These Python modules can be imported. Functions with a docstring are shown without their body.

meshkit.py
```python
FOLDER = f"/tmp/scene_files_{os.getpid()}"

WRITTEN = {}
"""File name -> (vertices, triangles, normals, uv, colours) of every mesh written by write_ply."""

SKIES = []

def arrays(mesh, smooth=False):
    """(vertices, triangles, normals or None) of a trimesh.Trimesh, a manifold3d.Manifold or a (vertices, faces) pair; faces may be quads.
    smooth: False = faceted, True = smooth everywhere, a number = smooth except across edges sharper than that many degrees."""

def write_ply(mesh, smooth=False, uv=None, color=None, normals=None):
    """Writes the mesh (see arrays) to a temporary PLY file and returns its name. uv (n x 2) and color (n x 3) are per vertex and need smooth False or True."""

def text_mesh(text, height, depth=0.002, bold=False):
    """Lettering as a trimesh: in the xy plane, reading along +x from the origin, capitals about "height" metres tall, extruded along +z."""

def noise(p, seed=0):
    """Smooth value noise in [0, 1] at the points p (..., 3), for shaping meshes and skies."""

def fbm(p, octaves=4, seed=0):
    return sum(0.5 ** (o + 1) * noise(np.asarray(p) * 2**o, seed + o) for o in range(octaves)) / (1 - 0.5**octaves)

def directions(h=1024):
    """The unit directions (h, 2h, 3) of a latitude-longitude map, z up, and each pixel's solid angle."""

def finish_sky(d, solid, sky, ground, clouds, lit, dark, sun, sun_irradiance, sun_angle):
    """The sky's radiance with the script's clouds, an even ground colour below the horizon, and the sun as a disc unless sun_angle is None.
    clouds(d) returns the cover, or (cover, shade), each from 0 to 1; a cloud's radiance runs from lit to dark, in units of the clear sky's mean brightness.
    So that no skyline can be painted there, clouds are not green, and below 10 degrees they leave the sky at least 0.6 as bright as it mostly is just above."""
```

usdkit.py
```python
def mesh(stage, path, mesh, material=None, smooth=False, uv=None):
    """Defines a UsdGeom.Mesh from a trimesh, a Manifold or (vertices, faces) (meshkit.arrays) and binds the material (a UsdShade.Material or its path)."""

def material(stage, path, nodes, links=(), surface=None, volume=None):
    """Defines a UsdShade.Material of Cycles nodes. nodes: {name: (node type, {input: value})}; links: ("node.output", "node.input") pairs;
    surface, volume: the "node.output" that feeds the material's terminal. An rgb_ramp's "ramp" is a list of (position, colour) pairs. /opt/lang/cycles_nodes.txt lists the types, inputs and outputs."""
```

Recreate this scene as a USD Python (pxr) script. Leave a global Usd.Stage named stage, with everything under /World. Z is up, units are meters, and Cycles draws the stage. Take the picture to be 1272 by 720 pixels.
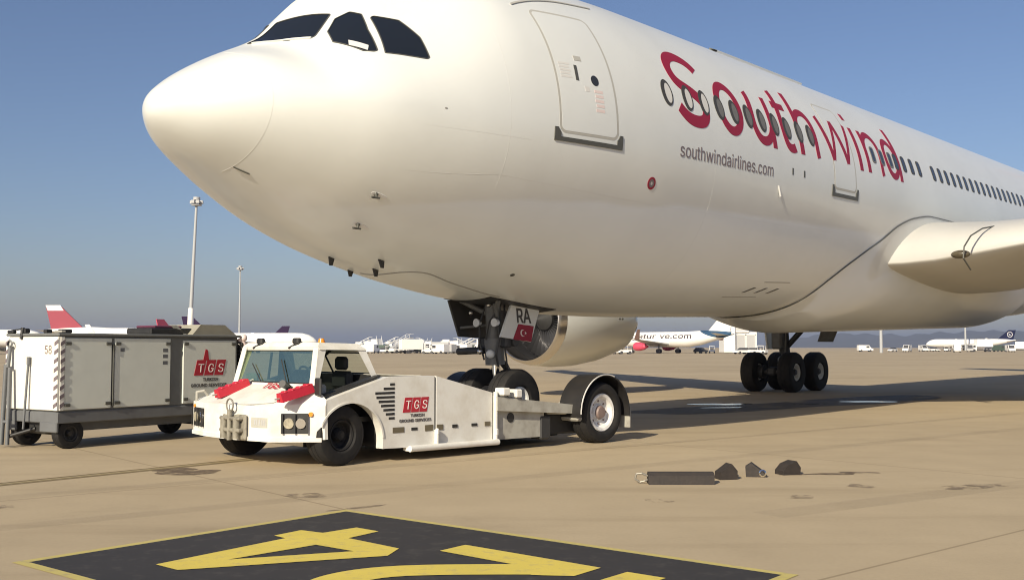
import math, random
import numpy as np, trimesh
from scipy.interpolate import PchipInterpolator as PC
from shapely.geometry import Polygon, LineString, Point, box as sbox
from shapely import affinity, union_all
from pxr import Usd, UsdGeom, UsdLux, UsdShade, Sdf, Gf, Vt
import usdkit, meshkit

stage = Usd.Stage.CreateInMemory()
UsdGeom.SetStageUpAxis(stage, 'Z'); UsdGeom.SetStageMetersPerUnit(stage, 1.0)
W = UsdGeom.Xform.Define(stage, '/World'); UsdGeom.Scope.Define(stage, '/World/Looks')
stage.SetDefaultPrim(W.GetPrim())

# ------------------------------------------------------------------ camera, sky, sun, exposure
CAM_H, PITCH, FOCAL_PX = 1.572, math.degrees(math.atan(71 / 1308.56)), 1308.56
cam = UsdGeom.Camera.Define(stage, '/World/camera')
cam.CreateHorizontalApertureAttr(36.0); cam.CreateVerticalApertureAttr(36.0 * 579 / 1024)
cam.CreateFocalLengthAttr(36.0 * FOCAL_PX / 1272); cam.CreateClippingRangeAttr(Gf.Vec2f(0.1, 60000))
cam.AddTranslateOp().Set(Gf.Vec3d(0, 0, CAM_H)); cam.AddRotateXOp().Set(90 + PITCH)
EXPOSURE = 0.38
cam.CreateExposureAttr(EXPOSURE)
SUN_EL, SUN_AZ = 28.5, 180 + 27.5          # degrees; azimuth clockwise from +y of the direction towards the sun
SKY_STRENGTH, SUN_INTENSITY = 0.068, 1.25
sx, sy = math.sin(math.radians(SUN_AZ)), math.cos(math.radians(SUN_AZ))
ce, se = math.cos(math.radians(SUN_EL)), math.sin(math.radians(SUN_EL))
usdkit.material(stage, '/World/Looks/sky_look', {
    's': ('sky_texture', {'sky_type': 'single_scattering', 'sun_disc': False, 'sun_elevation': math.radians(SUN_EL),
                          'sun_rotation': math.atan2(sx, sy), 'altitude': 50.0, 'air_density': 1.08, 'aerosol_density': 1.05, 'ozone_density': 3.6}),
    'tint': ('mix_color', {'blend_type': 'multiply', 'fac': 1.0, 'b': (1.02, .962, 1.05), 'use_clamp': False}),   # the dusty lavender cast of the air
    'b': ('background_shader', {'strength': SKY_STRENGTH})}, [('s.color', 'tint.a'), ('tint.result', 'b.color')], surface='b.background')
dome = UsdLux.DomeLight.Define(stage, '/World/sky')
UsdShade.MaterialBindingAPI.Apply(dome.GetPrim()).Bind(UsdShade.Material.Get(stage, '/World/Looks/sky_look'))
sun = UsdLux.DistantLight.Define(stage, '/World/sun')
sun.CreateIntensityAttr(SUN_INTENSITY); sun.CreateAngleAttr(0.5); sun.CreateColorAttr(Gf.Vec3f(1.0, 0.895, 0.70)); sun.CreateNormalizeAttr(True)
# the light shines along its -z: tilt it so that -z points from the sun to the ground
_d = np.array([-sx * ce, -sy * ce, -se]); _z = -_d; _x = np.cross([0, 0, 1], _z); _x /= np.linalg.norm(_x); _y = np.cross(_z, _x)
sun.AddTransformOp().Set(Gf.Matrix4d(*_x, 0, *_y, 0, *_z, 0, 0, 0, 0, 1))

# ------------------------------------------------------------------ helpers
def tag(p, label=None, cat=None, group=None, kind=None):
    p = p.GetPrim() if hasattr(p, 'GetPrim') else p
    for k, v in (('label', label), ('category', cat), ('group', group), ('kind', kind)):
        if v: p.SetCustomDataByKey(k, v)
    return p
_used = {}
def path_for(name, parent='/World'):
    key = f'{parent}/{name}'; n = _used.get(key, -1) + 1; _used[key] = n
    return key if n == 0 else f'{key}_{n:03d}'
def thing(name, label, cat, loc=(0, 0, 0), rot=0.0, group=None):
    x = UsdGeom.Xform.Define(stage, path_for(name))
    x.AddTranslateOp().Set(Gf.Vec3d(*map(float, loc))); x.AddRotateZOp().Set(float(rot))
    tag(x, label, cat, group); return str(x.GetPath())
def part(name, mesh, mat, parent, smooth=30, label=None):
    if isinstance(mesh, list): mesh = trimesh.util.concatenate(mesh)
    p = emit(path_for(name, parent), mesh, mat, smooth)
    if label: tag(p, label)
    return str(p.GetPath())
def solo(name, mesh, mat, label=None, cat=None, group=None, kind=None, smooth=30):
    if isinstance(mesh, list): mesh = trimesh.util.concatenate(mesh)
    p = emit(path_for(name), mesh, mat, smooth); tag(p, label, cat, group, kind); return str(p.GetPath())
def copy_of(src, name, loc, rot, label, scale=None):
    d = stage.GetPrimAtPath(src).GetCustomData()
    x = UsdGeom.Xform.Define(stage, path_for(name))
    x.GetPrim().GetReferences().AddInternalReference(src); x.GetPrim().SetInstanceable(True)
    x.ClearXformOpOrder()
    x.AddTranslateOp(opSuffix='b').Set(Gf.Vec3d(*map(float, loc))); x.AddRotateZOp(opSuffix='b').Set(float(rot))
    tag(x, label, d.get('category'), d.get('group')); return str(x.GetPath())

def emit(path, mesh, mat, smooth):
    """mesh prim with normals smoothed except across edges sharper than smooth degrees"""
    v, f = np.asarray(mesh.vertices, float), np.asarray(mesh.faces, int)
    if smooth:
        from scipy.sparse import csr_matrix
        ang = 180 if smooth is True else smooth
        key, inv = np.unique(np.round(v, 5), axis=0, return_inverse=True); g = inv.reshape(-1)[f]
        fn = np.cross(v[f[:, 1]] - v[f[:, 0]], v[f[:, 2]] - v[f[:, 0]]); ok = np.linalg.norm(fn, axis=1) > 1e-14; f, g, fn = f[ok], g[ok], fn[ok]
        un = fn / np.linalg.norm(fn, axis=1, keepdims=True); n = len(f); fi = np.repeat(np.arange(n), 3); gv = g.reshape(-1)
        C = csr_matrix((np.ones(3 * n), (np.arange(3 * n), gv)), shape=(3 * n, len(key))); P = (C @ C.T).tocoo()
        keep = (un[fi[P.row]] * un[fi[P.col]]).sum(1) > math.cos(math.radians(ang)) - 1e-9
        N = csr_matrix((np.ones(keep.sum()), (P.row[keep], P.col[keep])), shape=(3 * n, 3 * n)) @ fn[fi]
        L = np.linalg.norm(N, axis=1, keepdims=True); N = np.where(L > 1e-12, N / np.maximum(L, 1e-12), un[fi])
        u, first, back = np.unique(np.column_stack([gv, np.round(N * 200).astype(int)]), axis=0, return_index=True, return_inverse=True)
        pts, nrm, faces = key[gv[first]], N[first], back.reshape(-1, 3)
    else: pts, nrm, faces = v, None, f
    m = UsdGeom.Mesh.Define(stage, path)
    m.CreatePointsAttr(Vt.Vec3fArray.FromNumpy(pts.astype(np.float32))); m.CreateFaceVertexCountsAttr(Vt.IntArray.FromNumpy(np.full(len(faces), 3, np.int32)))
    m.CreateFaceVertexIndicesAttr(Vt.IntArray.FromNumpy(faces.astype(np.int32).ravel())); m.CreateSubdivisionSchemeAttr('none')
    if nrm is not None: m.CreateNormalsAttr(Vt.Vec3fArray.FromNumpy(nrm.astype(np.float32))); m.SetNormalsInterpolation('vertex')
    UsdShade.MaterialBindingAPI.Apply(m.GetPrim()).Bind(M[mat])
    return m
def T(v, f): return trimesh.Trimesh(np.asarray(v, float), np.asarray(f, int), process=False)
def box(x0, x1, y0, y1, z0, z1, c=0.0):
    """chamfered box"""
    x0, x1 = min(x0, x1), max(x0, x1); y0, y1 = min(y0, y1), max(y0, y1); z0, z1 = min(z0, z1), max(z0, z1)
    c = min(c, .45 * (x1 - x0), .45 * (y1 - y0), .45 * (z1 - z0))
    if c <= 0: return trimesh.creation.box(bounds=[[x0, y0, z0], [x1, y1, z1]])
    pts = []
    for X, sx_ in ((x0, 1), (x1, -1)):
        for Y, sy_ in ((y0, 1), (y1, -1)):
            for Z, sz_ in ((z0, 1), (z1, -1)):
                pts += [(X, Y + sy_ * c, Z + sz_ * c), (X + sx_ * c, Y, Z + sz_ * c), (X + sx_ * c, Y + sy_ * c, Z)]
    return trimesh.convex.convex_hull(np.array(pts))
def hull(pts): return trimesh.convex.convex_hull(np.array(pts, float))
def prism(poly, axis, a, b):
    """2-D outline (list or shapely polygon) extruded along an axis from a to b. axis y: outline in (x, z); x: in (y, z); z: in (x, y)."""
    P = poly if isinstance(poly, Polygon) else Polygon(poly)
    m = trimesh.creation.extrude_polygon(P, abs(b - a), engine='earcut'); v = m.vertices.copy(); lo = min(a, b)
    if axis == 'y': v = np.stack([v[:, 0], v[:, 2] + lo, v[:, 1]], 1); m = trimesh.Trimesh(v, m.faces[:, ::-1], process=False)
    elif axis == 'x': m = trimesh.Trimesh(np.stack([v[:, 2] + lo, v[:, 0], v[:, 1]], 1), m.faces, process=False)
    else: v[:, 2] += lo; m = trimesh.Trimesh(v, m.faces, process=False)
    return m
def rod(p, q, r, r2=None, n=12):
    p, q = np.array(p, float), np.array(q, float); d = q - p; L = np.linalg.norm(d); d /= L
    u = np.cross(d, [0, 0, 1] if abs(d[2]) < .9 else [1, 0, 0]); u /= np.linalg.norm(u); w = np.cross(d, u)
    t = np.linspace(0, 2 * np.pi, n, endpoint=False); ring = np.cos(t)[:, None] * u + np.sin(t)[:, None] * w
    r2 = r if r2 is None else r2
    v = np.vstack([p + ring * r, q + ring * r2, [p], [q]]); i = np.arange(n); j = (i + 1) % n
    f = np.vstack([np.stack([i, j, n + j], 1), np.stack([i, n + j, n + i], 1), np.stack([j, i, np.full(n, 2 * n)], 1), np.stack([n + i, n + j, np.full(n, 2 * n + 1)], 1)])
    return T(v, f)
def pipe(pts, r, n=8):
    out = [rod(a, b, r, n=n) for a, b in zip(pts[:-1], pts[1:])]
    out += [trimesh.creation.icosphere(1, r).apply_translation(p) for p in pts[1:-1]]
    return trimesh.util.concatenate(out)
def lathe(prof, n=40, axis='y', centre=(0, 0, 0), a0=0.0, a1=2 * np.pi):
    """prof: (along, radius) pairs."""
    prof = np.array(prof, float); full = abs(a1 - a0 - 2 * np.pi) < 1e-6
    t = np.linspace(a0, a1, n, endpoint=not full); k = len(prof)
    A = np.repeat(prof[:, 0][:, None], n, 1); c, s = prof[:, 1][:, None] * np.cos(t), prof[:, 1][:, None] * np.sin(t)
    v = {'y': np.stack([c, A, s], -1), 'x': np.stack([A, c, s], -1), 'z': np.stack([c, s, A], -1)}[axis].reshape(-1, 3) + np.array(centre)
    i = np.arange(k - 1)[:, None] * n; j = np.arange(n if full else n - 1)[None]; jn = (j + 1) % n
    f = np.concatenate([np.stack([i + j, i + n + j, i + n + jn], -1).reshape(-1, 3), np.stack([i + j, i + n + jn, i + jn], -1).reshape(-1, 3)])
    m = T(v, f); return m
def grid(P, wrap=False, flip=False):
    """P (n, m, 3) points -> sheet"""
    n, m = P.shape[:2]; i = np.arange(n - 1)[:, None] * m; j = np.arange(m if wrap else m - 1)[None]; jn = (j + 1) % m
    f = np.concatenate([np.stack([i + j, i + jn, i + m + jn], -1).reshape(-1, 3), np.stack([i + j, i + m + jn, i + m + j], -1).reshape(-1, 3)])
    return T(P.reshape(-1, 3), f[:, ::-1] if flip else f)
def flat(poly, z, seg=None):
    """shapely polygon as a level sheet"""
    out = []
    for g in getattr(poly, 'geoms', [poly]):
        v, f = trimesh.creation.triangulate_polygon(g, engine='earcut'); out.append(T(np.column_stack([v, np.full(len(v), z)]), f))
    return trimesh.util.concatenate(out)
def text_local(s, height, x0, y0, width=None, bold=False, depth=.004):
    m = meshkit.text_mesh(s, height, depth, bold=bold); v = m.vertices.copy(); v[:, 0] -= v[:, 0].min()
    if width: v[:, 0] *= width / v[:, 0].max()
    v[:, 0] += x0; v[:, 1] += y0
    return trimesh.Trimesh(v, m.faces, process=False)
def place(m, o, ux, uy):
    """local x, y, z of m onto the axes ux, uy, ux x uy at o"""
    ux, uy = np.array(ux, float), np.array(uy, float); ux /= np.linalg.norm(ux); uy /= np.linalg.norm(uy); uz = np.cross(ux, uy)
    return trimesh.Trimesh(np.array(o) + m.vertices[:, :1] * ux + m.vertices[:, 1:2] * uy + m.vertices[:, 2:] * uz, m.faces, process=False)
def rot2(deg):
    b = math.radians(deg); return np.array([-math.sin(b), -math.cos(b)]), np.array([math.cos(b), -math.sin(b)])
def heading(deg):
    f, _ = rot2(deg); return math.degrees(math.atan2(f[1], f[0]))

# ------------------------------------------------------------------ materials
M = {}
def paint(name, col, rough=.4, spec=.5, metal=0.0, coat=0.0, dirt=0.0, scale=3.0, bump=0.0, bscale=40., dirtcol=None):
    nodes = {'p': ('principled_bsdf', {'base_color': col, 'roughness': rough, 'specular_ior_level': spec, 'metallic': metal, 'coat_weight': coat, 'coat_roughness': .08})}
    links = []
    if dirt or bump: nodes['g'] = ('texture_coordinate', {})
    if dirt:
        d = dirtcol or tuple(c * .55 for c in col)
        nodes['n'] = ('noise_texture', {'scale': scale, 'detail': 6.0, 'roughness': .62})
        nodes['r'] = ('rgb_ramp', {'ramp': [(0.0, (0, 0, 0)), (.42, (0, 0, 0)), (.75, (1, 1, 1)), (1.0, (1, 1, 1))]})
        nodes['k'] = ('math', {'math_type': 'multiply', 'value2': dirt})
        nodes['m'] = ('mix_color', {'a': col, 'b': d})
        links += [('g.object', 'n.vector'), ('n.fac', 'r.fac'), ('r.color', 'k.value1'), ('k.value', 'm.fac'), ('m.result', 'p.base_color')]
    if bump:
        nodes['bn'] = ('noise_texture', {'scale': bscale, 'detail': 4.0}); nodes['bb'] = ('bump', {'strength': bump, 'distance': .01})
        links += [('g.object', 'bn.vector'), ('bn.fac', 'bb.height'), ('bb.normal', 'p.normal')]
    M[name] = usdkit.material(stage, f'/World/Looks/{name}', nodes, links, surface='p.BSDF')
paint('aircraft_white', (.685, .70, .675), .30, .5, coat=.2, dirt=.16, scale=.55, bump=.05, bscale=.9)
paint('aircraft_grey', (.50, .50, .49), .35, dirt=.2, scale=1.2)
paint('wing_grey', (.50, .49, .455), .4, dirt=.15, scale=.8)
paint('panel_line', (.30, .29, .27), .6)
paint('faint_line', (.62, .615, .595), .5)
paint('door_line', (.42, .41, .37), .6)
paint('dark_trim', (.075, .075, .065), .5)
paint('window_ring', (.055, .052, .045), .5, .3)
paint('window_ring_grey', (.15, .145, .135), .5, .3)
paint('window_dark', (.03, .032, .035), .15)
paint('window_shade', (.62, .61, .57), .4)
paint('cockpit_glass', (.012, .015, .02), .06, .6)
paint('crimson', (.27, .014, .038), .5, .3)
paint('text_grey', (.16, .13, .14), .5)
paint('faint_print', (.63, .615, .58), .5)
paint('pink_print', (.70, .58, .55), .5)
paint('metal', (.62, .60, .57), .28, metal=1.0, dirt=.2, scale=6)
paint('lip_metal', (.70, .68, .66), .22, metal=1.0)
paint('chrome', (.85, .84, .82), .1, metal=1.0)
paint('gear_grey', (.12, .12, .115), .45, dirt=.5, scale=5, dirtcol=(.05, .045, .04))
paint('gear_dark', (.035, .035, .035), .55, dirt=.3, scale=6)
paint('gear_white', (.66, .66, .63), .4, dirt=.4, scale=5)
paint('fan_dark', (.06, .06, .065), .35, metal=.6)
paint('rubber', (.014, .0135, .0135), .75, .3, dirt=.5, scale=9, dirtcol=(.035, .03, .026), bump=.15, bscale=60)
paint('rim_white', (.72, .71, .69), .4, dirt=.5, scale=9, dirtcol=(.25, .22, .2))
paint('rim_grey', (.34, .33, .32), .45, dirt=.5, scale=9)
paint('hub_brown', (.22, .16, .14), .55, dirt=.4, scale=9)
paint('tug_white', (.70, .69, .645), .42, .5, coat=.1, dirt=.55, scale=3.4, dirtcol=(.48, .43, .34))
paint('tug_grey', (.40, .39, .345), .5, dirt=.6, scale=5, dirtcol=(.17, .145, .115))
paint('tug_black', (.018, .018, .018), .5, dirt=.4, scale=6, dirtcol=(.05, .045, .04))
paint('fender_black', (.014, .013, .013), .5, dirt=.4, scale=4, dirtcol=(.035, .03, .026))
paint('hook_steel', (.26, .24, .19), .5, dirt=.8, scale=9, dirtcol=(.06, .05, .038))
paint('seat_black', (.02, .02, .021), .7)
paint('red_plastic', (.48, .02, .04), .42, dirt=.25, scale=8)
paint('orange_lens', (.75, .26, .03), .25)
paint('lamp_recess', (.085, .07, .045), .2, dirt=.5, scale=8, dirtcol=(.02, .018, .012))
paint('lamp_lens', (.42, .38, .28), .2, dirt=.6, scale=14, dirtcol=(.05, .05, .04))
paint('plate_white', (.42, .41, .36), .5, dirt=.3, scale=20)
paint('logo_red', (.40, .02, .035), .4)
paint('logo_white', (.78, .72, .68), .4)
paint('print_black', (.05, .045, .045), .5)
paint('cart_white', (.70, .69, .63), .42, dirt=.25, scale=3, dirtcol=(.5, .47, .4))
paint('cart_panel', (.64, .66, .60), .42, dirt=.15, scale=3)
paint('cart_frame', (.15, .155, .15), .5, dirt=.4, scale=4)
paint('cart_steel', (.13, .135, .14), .5, dirt=.4, scale=4)
paint('tan_panel', (.30, .28, .22), .6, dirt=.3, scale=4)
paint('purple_cover', (.11, .03, .06), .6)
paint('black_rubber_block', (.022, .017, .015), .7, dirt=.4, scale=12, dirtcol=(.05, .037, .028), bump=.3, bscale=30)
paint('steel_ring', (.30, .28, .24), .55, metal=.6)
paint('mast_grey', (.36, .37, .38), .5)
paint('far_white', (.78, .77, .74), .4)
paint('far_grey', (.40, .40, .40), .5)
paint('far_dark', (.05, .05, .055), .5)
paint('far_red', (.27, .025, .05), .5)
paint('far_pink', (.55, .06, .11), .5)
paint('far_purple', (.03, .016, .045), .9, .1)
paint('far_blue', (.03, .07, .13), .8, .2)
paint('far_navy', (.015, .018, .05), .9, .1)
paint('far_yellow', (.55, .38, .05), .5)
paint('far_brown', (.12, .07, .055), .5)
paint('far_green', (.06, .09, .07), .6)
paint('concrete_building', (.5, .49, .46), .7, dirt=.3, scale=.2)
# window glass that lets the sun through
M['pane'] = usdkit.material(stage, '/World/Looks/pane', {'w': ('layer_weight', {'blend': .5}), 'e': ('math', {'math_type': 'power', 'value2': 4.0}), 'k': ('math', {'math_type': 'multiply_add', 'value2': .7, 'value3': .06}),
    't': ('transparent_bsdf', {'color': (.84, .91, .86)}), 'g': ('glossy_bsdf', {'color': (1, 1, 1), 'roughness': .03}), 'm': ('mix_closure', {})},
    [('w.facing', 'e.value1'), ('e.value', 'k.value1'), ('k.value', 'm.fac'), ('t.BSDF', 'm.closure1'), ('g.BSDF', 'm.closure2')], surface='m.closure')
M['windscreen'] = usdkit.material(stage, '/World/Looks/windscreen', {'t': ('transparent_bsdf', {'color': (.66, .80, .68)}), 'g': ('glossy_bsdf', {'color': (.78, .92, .68), 'roughness': .08}), 'm': ('mix_closure', {'fac': .55})},
    [('t.BSDF', 'm.closure1'), ('g.BSDF', 'm.closure2')], surface='m.closure')
# apron concrete: broad tone patches, streaks along the taxi direction, fine grain, tyre-dark smears
def apron_material():
    n = {'geo': ('geometry', {}),
         'mp': ('mapping', {'mapping_type': 'point', 'rotation': (0, 0, math.radians(-50)), 'scale': (.05, .42, 1)}),
         'big': ('noise_texture', {'scale': .09, 'detail': 5.0, 'roughness': .55}),
         'mid': ('noise_texture', {'scale': .9, 'detail': 6.0, 'roughness': .65}),
         'fine': ('noise_texture', {'scale': 26., 'detail': 5.0, 'roughness': .7}),
         'str': ('noise_texture', {'scale': 2.2, 'detail': 5.0, 'roughness': .6}),
         'c1': ('rgb_ramp', {'ramp': [(0, (.33, .262, .172)), (.35, (.38, .304, .20)), (.6, (.43, .347, .23)), (1, (.48, .392, .265))]}),
         'c2': ('rgb_ramp', {'ramp': [(0, (.72, .72, .72)), (.4, (.95, .95, .95)), (.6, (1, 1, 1)), (1, (1.12, 1.11, 1.1))]}),
         'c3': ('rgb_ramp', {'ramp': [(0, (.55, .53, .50)), (.30, (.84, .83, .81)), (.46, (1, 1, 1)), (1, (1.05, 1.05, 1.05))]}),
         'c4': ('rgb_ramp', {'ramp': [(0, (.86, .86, .86)), (.5, (1, 1, 1)), (1, (1.1, 1.1, 1.1))]}),
         'm1': ('mix_color', {'blend_type': 'multiply', 'fac': 1.0, 'use_clamp': False}), 'm2': ('mix_color', {'blend_type': 'multiply', 'fac': .8}), 'm3': ('mix_color', {'blend_type': 'multiply', 'fac': .8}),
         'br': ('brick_texture', {'offset': 0.0, 'color1': (1, 1, 1), 'color2': (.955, .955, .95), 'mortar': (.58, .56, .52), 'scale': 1.0, 'mortar_size': .02, 'mortar_smooth': .6, 'brick_width': 7.5, 'row_height': 7.5}),
         'bm': ('mapping', {'mapping_type': 'point', 'rotation': (0, 0, math.radians(-40)), 'location': (2.1, 3.3, 0)}),
         'm4': ('mix_color', {'blend_type': 'multiply', 'fac': .75}),
         'bu': ('bump', {'strength': .25, 'distance': .012}),
         'p': ('principled_bsdf', {'roughness': .85, 'specular_ior_level': .25})}
    l = [('geo.position', 'big.vector'), ('geo.position', 'mid.vector'), ('geo.position', 'fine.vector'), ('geo.position', 'mp.vector'), ('mp.vector', 'str.vector'),
         ('big.fac', 'c1.fac'), ('mid.fac', 'c2.fac'), ('str.fac', 'c3.fac'), ('fine.fac', 'c4.fac'),
         ('c1.color', 'm1.a'), ('c2.color', 'm1.b'), ('m1.result', 'm2.a'), ('c3.color', 'm2.b'), ('m2.result', 'm3.a'), ('c4.color', 'm3.b'),
         ('geo.position', 'bm.vector'), ('bm.vector', 'br.vector'), ('m3.result', 'm4.a'), ('br.color', 'm4.b'), ('m4.result', 'p.base_color'),
         ('fine.fac', 'bu.height'), ('bu.normal', 'p.normal')]
    M['apron_concrete'] = usdkit.material(stage, '/World/Looks/apron_concrete', n, l, surface='p.BSDF')
apron_material()
def worn_paint(name, col, under, wear, scale, rough=.75):
    n = {'geo': ('geometry', {}), 'a': ('noise_texture', {'scale': scale, 'detail': 7.0, 'roughness': .7}), 'b': ('noise_texture', {'scale': 1.3, 'detail': 4.0}),
         'r': ('rgb_ramp', {'ramp': [(0, (0, 0, 0)), (.52, (0, 0, 0)), (.66, (1, 1, 1)), (1, (1, 1, 1))]}),
         'r2': ('rgb_ramp', {'ramp': [(0, (.8, .8, .8)), (1, (1.15, 1.15, 1.15))]}), 'k': ('math', {'math_type': 'multiply', 'value2': wear}),
         'm': ('mix_color', {'a': col, 'b': under}), 'm2': ('mix_color', {'blend_type': 'multiply', 'fac': .8}), 'p': ('principled_bsdf', {'roughness': rough, 'specular_ior_level': .3})}
    l = [('geo.position', 'a.vector'), ('geo.position', 'b.vector'), ('a.fac', 'r.fac'), ('r.color', 'k.value1'), ('k.value', 'm.fac'), ('m.result', 'm2.a'), ('b.fac', 'r2.fac'), ('r2.color', 'm2.b'), ('m2.result', 'p.base_color')]
    M[name] = usdkit.material(stage, f'/World/Looks/{name}', n, l, surface='p.BSDF')
worn_paint('marking_yellow', (.64, .51, .10), (.42, .34, .16), .5, 9.)
worn_paint('marking_edge', (.50, .42, .14), (.33, .27, .18), .6, 9.)
worn_paint('marking_black', (.035, .033, .034), (.065, .06, .055), .7, 6.)
def stain(name, col, scale, cover):
    n = {'geo': ('geometry', {}), 'a': ('noise_texture', {'scale': scale, 'detail': 8.0, 'roughness': .72}), 'r': ('rgb_ramp', {'ramp': [(0, (0, 0, 0)), (.5 - cover, (0, 0, 0)), (.62 - cover * .6, (.8, .8, .8)), (1, (.9, .9, .9))]}),
         't': ('transparent_bsdf', {'color': (1, 1, 1)}), 'p': ('principled_bsdf', {'base_color': col, 'roughness': .7, 'specular_ior_level': .3}), 'm': ('mix_closure', {})}
    M[name] = usdkit.material(stage, f'/World/Looks/{name}', n, [('geo.position', 'a.vector'), ('a.fac', 'r.fac'), ('r.color', 'm.fac'), ('t.BSDF', 'm.closure1'), ('p.BSDF', 'm.closure2')], surface='m.closure')
stain('stain_dark', (.13, .095, .065), 6., .14)
stain('stain_soft', (.23, .18, .125), 5., .05)
paint('reflector', (.13, .11, .07), .4)
worn_paint('line_yellow', (.34, .275, .14), (.33, .27, .19), .7, 9.)
worn_paint('line_brown', (.20, .15, .075), (.29, .235, .16), .8, 6.)
paint('puddle_water', (.06, .055, .05), .10, .6)
M['hill_scrub'] = usdkit.material(stage, '/World/Looks/hill_scrub', {'geo': ('geometry', {}), 'n': ('noise_texture', {'scale': .004, 'detail': 6.0}),
    'r': ('rgb_ramp', {'ramp': [(0, (.05, .055, .04)), (1, (.12, .11, .085))]}), 'p': ('principled_bsdf', {'roughness': .95})},
    [('geo.position', 'n.vector'), ('n.fac', 'r.fac'), ('r.color', 'p.base_color')], surface='p.BSDF')

# ------------------------------------------------------------------ setting: apron, markings, stains, hills
def ground_sheet():
    r = np.concatenate([[0], np.geomspace(2, 9000, 40)]); t = np.linspace(0, 2 * np.pi, 65)[:-1]
    P = np.stack([r[:, None] * np.cos(t), r[:, None] * np.sin(t) + 20, np.zeros((len(r), 64))], -1)
    return grid(P, wrap=True)
solo('apron_ground', ground_sheet(), 'apron_concrete', kind='structure', smooth=False)
# stand number pad: frame (u, v) on the ground, O its left corner
PO, PU = np.array([-3.538, 7.812]), np.array([.6324, .7747]); PV = np.array([PU[1], -PU[0]])
def pad(poly): return affinity.affine_transform(poly, [PU[0], PV[0], PU[1], PV[1], PO[0], PO[1]])
def smoothline(pts, n=8):
    pts = np.array(pts, float); s = np.concatenate([[0], np.cumsum(np.linalg.norm(np.diff(pts, axis=0), axis=1))])
    from scipy.interpolate import CubicSpline
    t = np.linspace(0, s[-1], n * (len(pts) - 1) + 1); return np.stack([CubicSpline(s, pts[:, 0])(t), CubicSpline(s, pts[:, 1])(t)], 1)
outer = sbox(-.085, -.085, 3.08 + .075, 4.55); inner = sbox(0, 0, 3.08, 4.46)
solo('apron_marking', flat(pad(inner), .004), 'marking_black', kind='structure', smooth=False)
solo('apron_marking', flat(pad(outer.difference(inner)), .004), 'marking_edge', kind='structure', smooth=False)
four = Polygon([(.53, .81), (.52, 1.10), (1.81, 1.88), (2.07, 1.74), (2.12, 1.10), (2.50, 1.06), (2.51, .77), (2.15, .745), (2.12, .50), (1.81, .53), (1.79, .70)], [[(.97, 1.07), (1.76, 1.12), (1.77, 1.55)]])
two = union_all([Polygon([(2.21, 2.06), (2.50, 2.05), (2.46, 3.36), (2.13, 3.37), (1.98, 3.13), (2.17, 2.93)]),
                 LineString(smoothline([(2.26, 3.20), (2.0, 2.87), (1.70, 2.53), (1.36, 2.26), (1.03, 2.22), (.76, 2.38), (.66, 2.68), (.75, 3.0), (.98, 3.2)])).buffer(.165, cap_style='flat')]).buffer(.01)
one = union_all([sbox(.55, 3.59, 2.47, 3.9), Polygon([(.55, 3.75), (.55, 3.9), (.95, 4.2), (1.12, 4.1), (.9, 3.85)])])
for g in (four, two, one): solo('apron_marking', flat(pad(g), .008), 'marking_yellow', kind='structure', smooth=False)
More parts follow.
